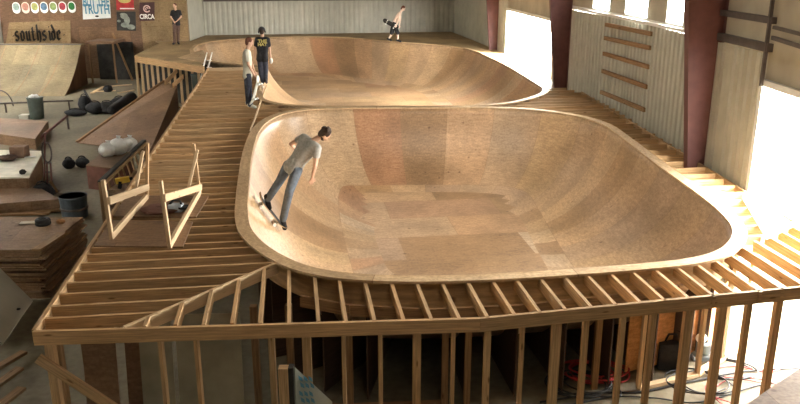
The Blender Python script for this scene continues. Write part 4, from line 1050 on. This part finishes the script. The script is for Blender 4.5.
def skateboard(c, ax, nrm, label, deckmat, bottom=None, k=1.0, group='skateboards'):
    c = Vector(c); ax = Vector(ax).normalized(); nrm = Vector(nrm); nrm = (nrm-ax*nrm.dot(ax)).normalized(); sd = ax.cross(nrm)
    t = thing('skateboard', label, 'skateboard', tuple(c), group)
    P = lambda x, y, z: c+ax*x*k+sd*y*k+nrm*z*k
    def layer(mb, zo, th):
        xs_ = [-.4, -.385, -.35, -.3, -.25, -.1, .1, .25, .3, .35, .385, .4]; rows = []
        for x in xs_:
            e = max(0, abs(x)-.3)/.1; wd = .1*math.sqrt(max(.0, 1-e*e)) if e else .1; wd = max(wd, .012); z = .095+.055*(max(0, abs(x)-.25)/.15)**1.4
            rows.append([P(x, -wd, z+zo+.012), P(x, -wd*.5, z+zo), P(x, wd*.5, z+zo), P(x, wd, z+zo+.012)])
        for i in range(len(rows)-1):
            for j in range(3):
                mb.face([rows[i][j], rows[i+1][j], rows[i+1][j+1], rows[i][j+1]])
                mb.face([rows[i][j]-nrm*th, rows[i][j+1]-nrm*th, rows[i+1][j+1]-nrm*th, rows[i+1][j]-nrm*th])
            for j in (0, 3): mb.face([rows[i][j], rows[i][j]-nrm*th, rows[i+1][j]-nrm*th, rows[i+1][j]])
        for i in (0, -1): mb.face([rows[i][0], rows[i][3], rows[i][3]-nrm*th, rows[i][0]-nrm*th])
    q = MB(); layer(q, 0, .012*k); q.build('deck', bottom or M['lumber_pale'], t, weld=True)
    q = MB(); layer(q, .003, .002*k); q.build('grip_tape', deckmat, t, weld=True)
    for x in (-.2, .2):
        tr_ = MB().bar(P(x, -.085, .035), P(x, .085, .035), .02, .02).bar(P(x, 0, .035), P(x*1.1, 0, .085), .05, .04).build('truck', M['metal_white'], t)
        for y in (-.095, .095): MB().tube([P(x, y-.018, .028), P(x, y+.018, .028)], .028*k, 14).build('wheel', M['white_paint'], t)
    return t
# -- the skater in the near bowl
NA = arr(NB)
def nz_(x, y): return prof(dist(NA, np.array([[x, y]]))[0] if inside(NA, x, y) else 0, 2.3, .14)[0]
def march(px, py):
    r = ray(px, py); r = r/r.y; lo = 8.
    yv = 8.0
    while yv < 20:
        if EYE+r.z*yv < nz_(r.x*yv, yv) and inside(NA, r.x*yv, yv): break
        yv += .01
    return Vector((r.x*yv, yv, EYE+r.z*yv))
w0 = march(258.5, 205); w1 = march(273, 224)
cc = (w0+w1)/2; zc = nz_(cc.x, cc.y); e = .03
nrm = Vector((-(nz_(cc.x+e, cc.y)-nz_(cc.x-e, cc.y))/(2*e), -(nz_(cc.x, cc.y+e)-nz_(cc.x, cc.y-e))/(2*e), 1)).normalized()
cc = Vector((cc.x, cc.y, zc)); ax = (w1-w0); ax = (ax-nrm*ax.dot(nrm)).normalized()
print('BOARD', w0, w1, (w1-w0).length, nrm, cc)
skateboard(cc+nrm*.012, ax, nrm, 'skateboard under the skater riding the left wall of the near bowl', M['black_paint'])
fL = cc+nrm*.125-ax*.22; fR = cc+nrm*.125+ax*.24
py_ = cc.y
toe = (Vector((.86, .25, -.1))); toe = (toe-nrm*toe.dot(nrm)).normalized()
J = dict(anL=fL+nrm*.065, anR=fR+nrm*.065, toeL=fL+toe*.15, toeR=fR+toe*.15,
         knL=Y(279.5, 181.5, py_+.02), knR=Y(289.5, 191, py_-.22), hipL=Y(288.5, 165.5, py_+.06), hipR=Y(297, 170, py_-.1),
         shL=Y(303.5, 137.5, py_+.2), shR=Y(317.5, 148.5, py_-.12), neck=Y(316, 140, py_), head=Y(324.3, 134.5, py_-.02),
         elL=Y(291, 144, py_+.33), wrL=Y(299, 153.5, py_+.5), elR=Y(315.2, 165.5, py_-.2), wrR=Y(312.5, 176.5, py_-.12))
person('skater in grey t-shirt and blue jeans riding across the near bowl wall', J, (.95, .25, -.3), dict(skin=M['skin'], hair=M['hair'], shirt=M['tee_grey'], pants=M['jeans'], shoe=M['black'], curly=True), sleeve=.42, beard=True)
# -- pale shirt man on the deck
f0 = G(250, 108); y0 = f0.y
pj = lambda x, y, o=0: Y(x, y, y0+o)
J = dict(anL=pj(248.3, 103.5, .05), anR=pj(250.5, 105.5, -.05), toeL=pj(252, 105.5, .0), toeR=pj(255, 107.3, -.12), knL=pj(247.6, 90, .05), knR=pj(249.3, 91, -.08), hipL=pj(247.3, 74.5, .09), hipR=pj(247.8, 75, -.09),
         shL=pj(247.3, 51.5, .18), shR=pj(246.5, 52.5, -.17), neck=pj(248, 48), head=pj(249.3, 42.5), elL=pj(251, 62, .24), wrL=pj(254.5, 71, .1), elR=pj(248.5, 64.5, -.22), wrR=pj(254.5, 76, -.16))
person('man in pale t-shirt and dark jeans standing on the joists, turned right', J, (1, .25, -.1), dict(skin=M['skin'], hair=M['red_hair'], shirt=M['tee_pale'], pants=M['jeans_dark'], shoe=M['metal_white']), sleeve=.6)
skateboard(pj(259, 92, -.16)+Vector((.0, .0, 0)), (pj(262, 80, 0)-pj(256, 102, 0)), (-1, .2, .1), 'pale skateboard held upright beside the man in the pale shirt', M['metal_white'], M['metal_white'])
# -- man in black t-shirt, seen from behind
f0 = G(264, 85.5); y0 = f0.y
J = dict(anL=pj(263, 81.5, .05), anR=pj(265.8, 80.8), toeL=pj(263, 82.6, .1), toeR=pj(266.5, 82.3, .12), knL=pj(260.8, 70.5), knR=pj(265.8, 69.5, .05), hipL=pj(260, 58.5), hipR=pj(264.8, 58.5),
         shL=pj(257, 39.5), shR=pj(267.7, 39.5), neck=pj(262.2, 37), head=pj(261.8, 31.7, .03), elL=pj(255.2, 48.5), wrL=pj(254.8, 56.5, .02), elR=pj(269.5, 49, .03), wrR=pj(270.6, 57.5, .05))
t = person('man in black t-shirt with yellow lettering and headphones, seen from behind', J, (-.1, 1, -.15), dict(skin=M['skin'], hair=M['hair'], shirt=M['black'], pants=M['jeans_dark'], shoe=M['black_rubber']), cap='black', sleeve=.6)
text_obj('THE', .13, pj(262.3, 41.3, -.15), M['yellow_print'], t, sx=1.1, bold=.006); text_obj('HAT', .13, pj(262.3, 44.6, -.15), M['yellow_print'], t, sx=1.1, bold=.006)
tag(MB().ell(pj(271.2, 60.8, 0.02), .05, .04, .09, jit=.15).build('white_cloth', M['white_paint'], smooth=True), 'white cloth held in the right hand of the man in black', 'cloth')
skateboard(pj(262.5, 92.5, -1.0), (pj(264, 86, 0)-pj(260, 101, -1)), (-1, -.3, .2), 'yellowish skateboard standing on end at the deck corner between the two men', M['lumber_pale'])
# -- person on the far platform
f0 = G(176.5, 44.5, D+.03); y0 = f0.y
J = dict(anL=pj(178.2, 42.4), anR=pj(174.5, 42.9, -.15), toeL=pj(178.8, 43.6, -.2), toeR=pj(173.2, 43.8, -.3), knL=pj(178, 33.5, -.05), knR=pj(174.3, 32.5, -.3), hipL=pj(178, 23.6), hipR=pj(174.6, 23.8),
         shL=pj(179.6, 11.5), shR=pj(172.2, 11.7), neck=pj(175.6, 9.7), head=pj(174.8, 6.2, -.03), elL=pj(181.2, 16.8, -.05), wrL=pj(177.8, 20.2, -.22), elR=pj(170.9, 17.2, -.05), wrR=pj(173.6, 20.8, -.22))
person('person in black t-shirt and dark brown trousers standing on the far left platform', J, (-.2, -1, -.1), dict(skin=M['skin'], hair=M['red_hair'], shirt=M['black'], pants=M['trousers_brown'], shoe=M['black']), sleeve=.6)
# -- shirtless skater walking at the back
f0 = G(394, 42, D+.03); y0 = f0.y
J = dict(anL=pj(388.6, 39.2, .05), anR=pj(398, 40.5, -.1), toeL=pj(391, 40.1, .05), toeR=pj(400.6, 41.4, -.1), knL=pj(391.8, 33), knR=pj(397.7, 33, -.08), hipL=pj(393.4, 23.3, .1), hipR=pj(394, 23.6, -.08),
         shL=pj(400.3, 12.8, .16), shR=pj(399.8, 13.2, -.15), neck=pj(401, 11.2), head=pj(403, 8.6), elL=pj(400.5, 19, .18), wrL=pj(399.6, 25, .15), elR=pj(399, 19.5, -.2), wrR=pj(396.5, 24.5, -.25))
person('shirtless pale skater in black shorts bending forward behind the far bowl', J, (1, 0, -.35), dict(skin=M['skin_pale'], hair=M['red_hair'], shirt=M['black'], pants=M['black'], shoe=M['black']), shorts=True, shirtless=True)
skateboard(pj(390.5, 24.5, -.3), (pj(397, 28, 0)-pj(384, 21, 0)), (.1, 1, .2), 'black skateboard held behind by the shirtless skater', M['black_paint'], M['black_paint'])
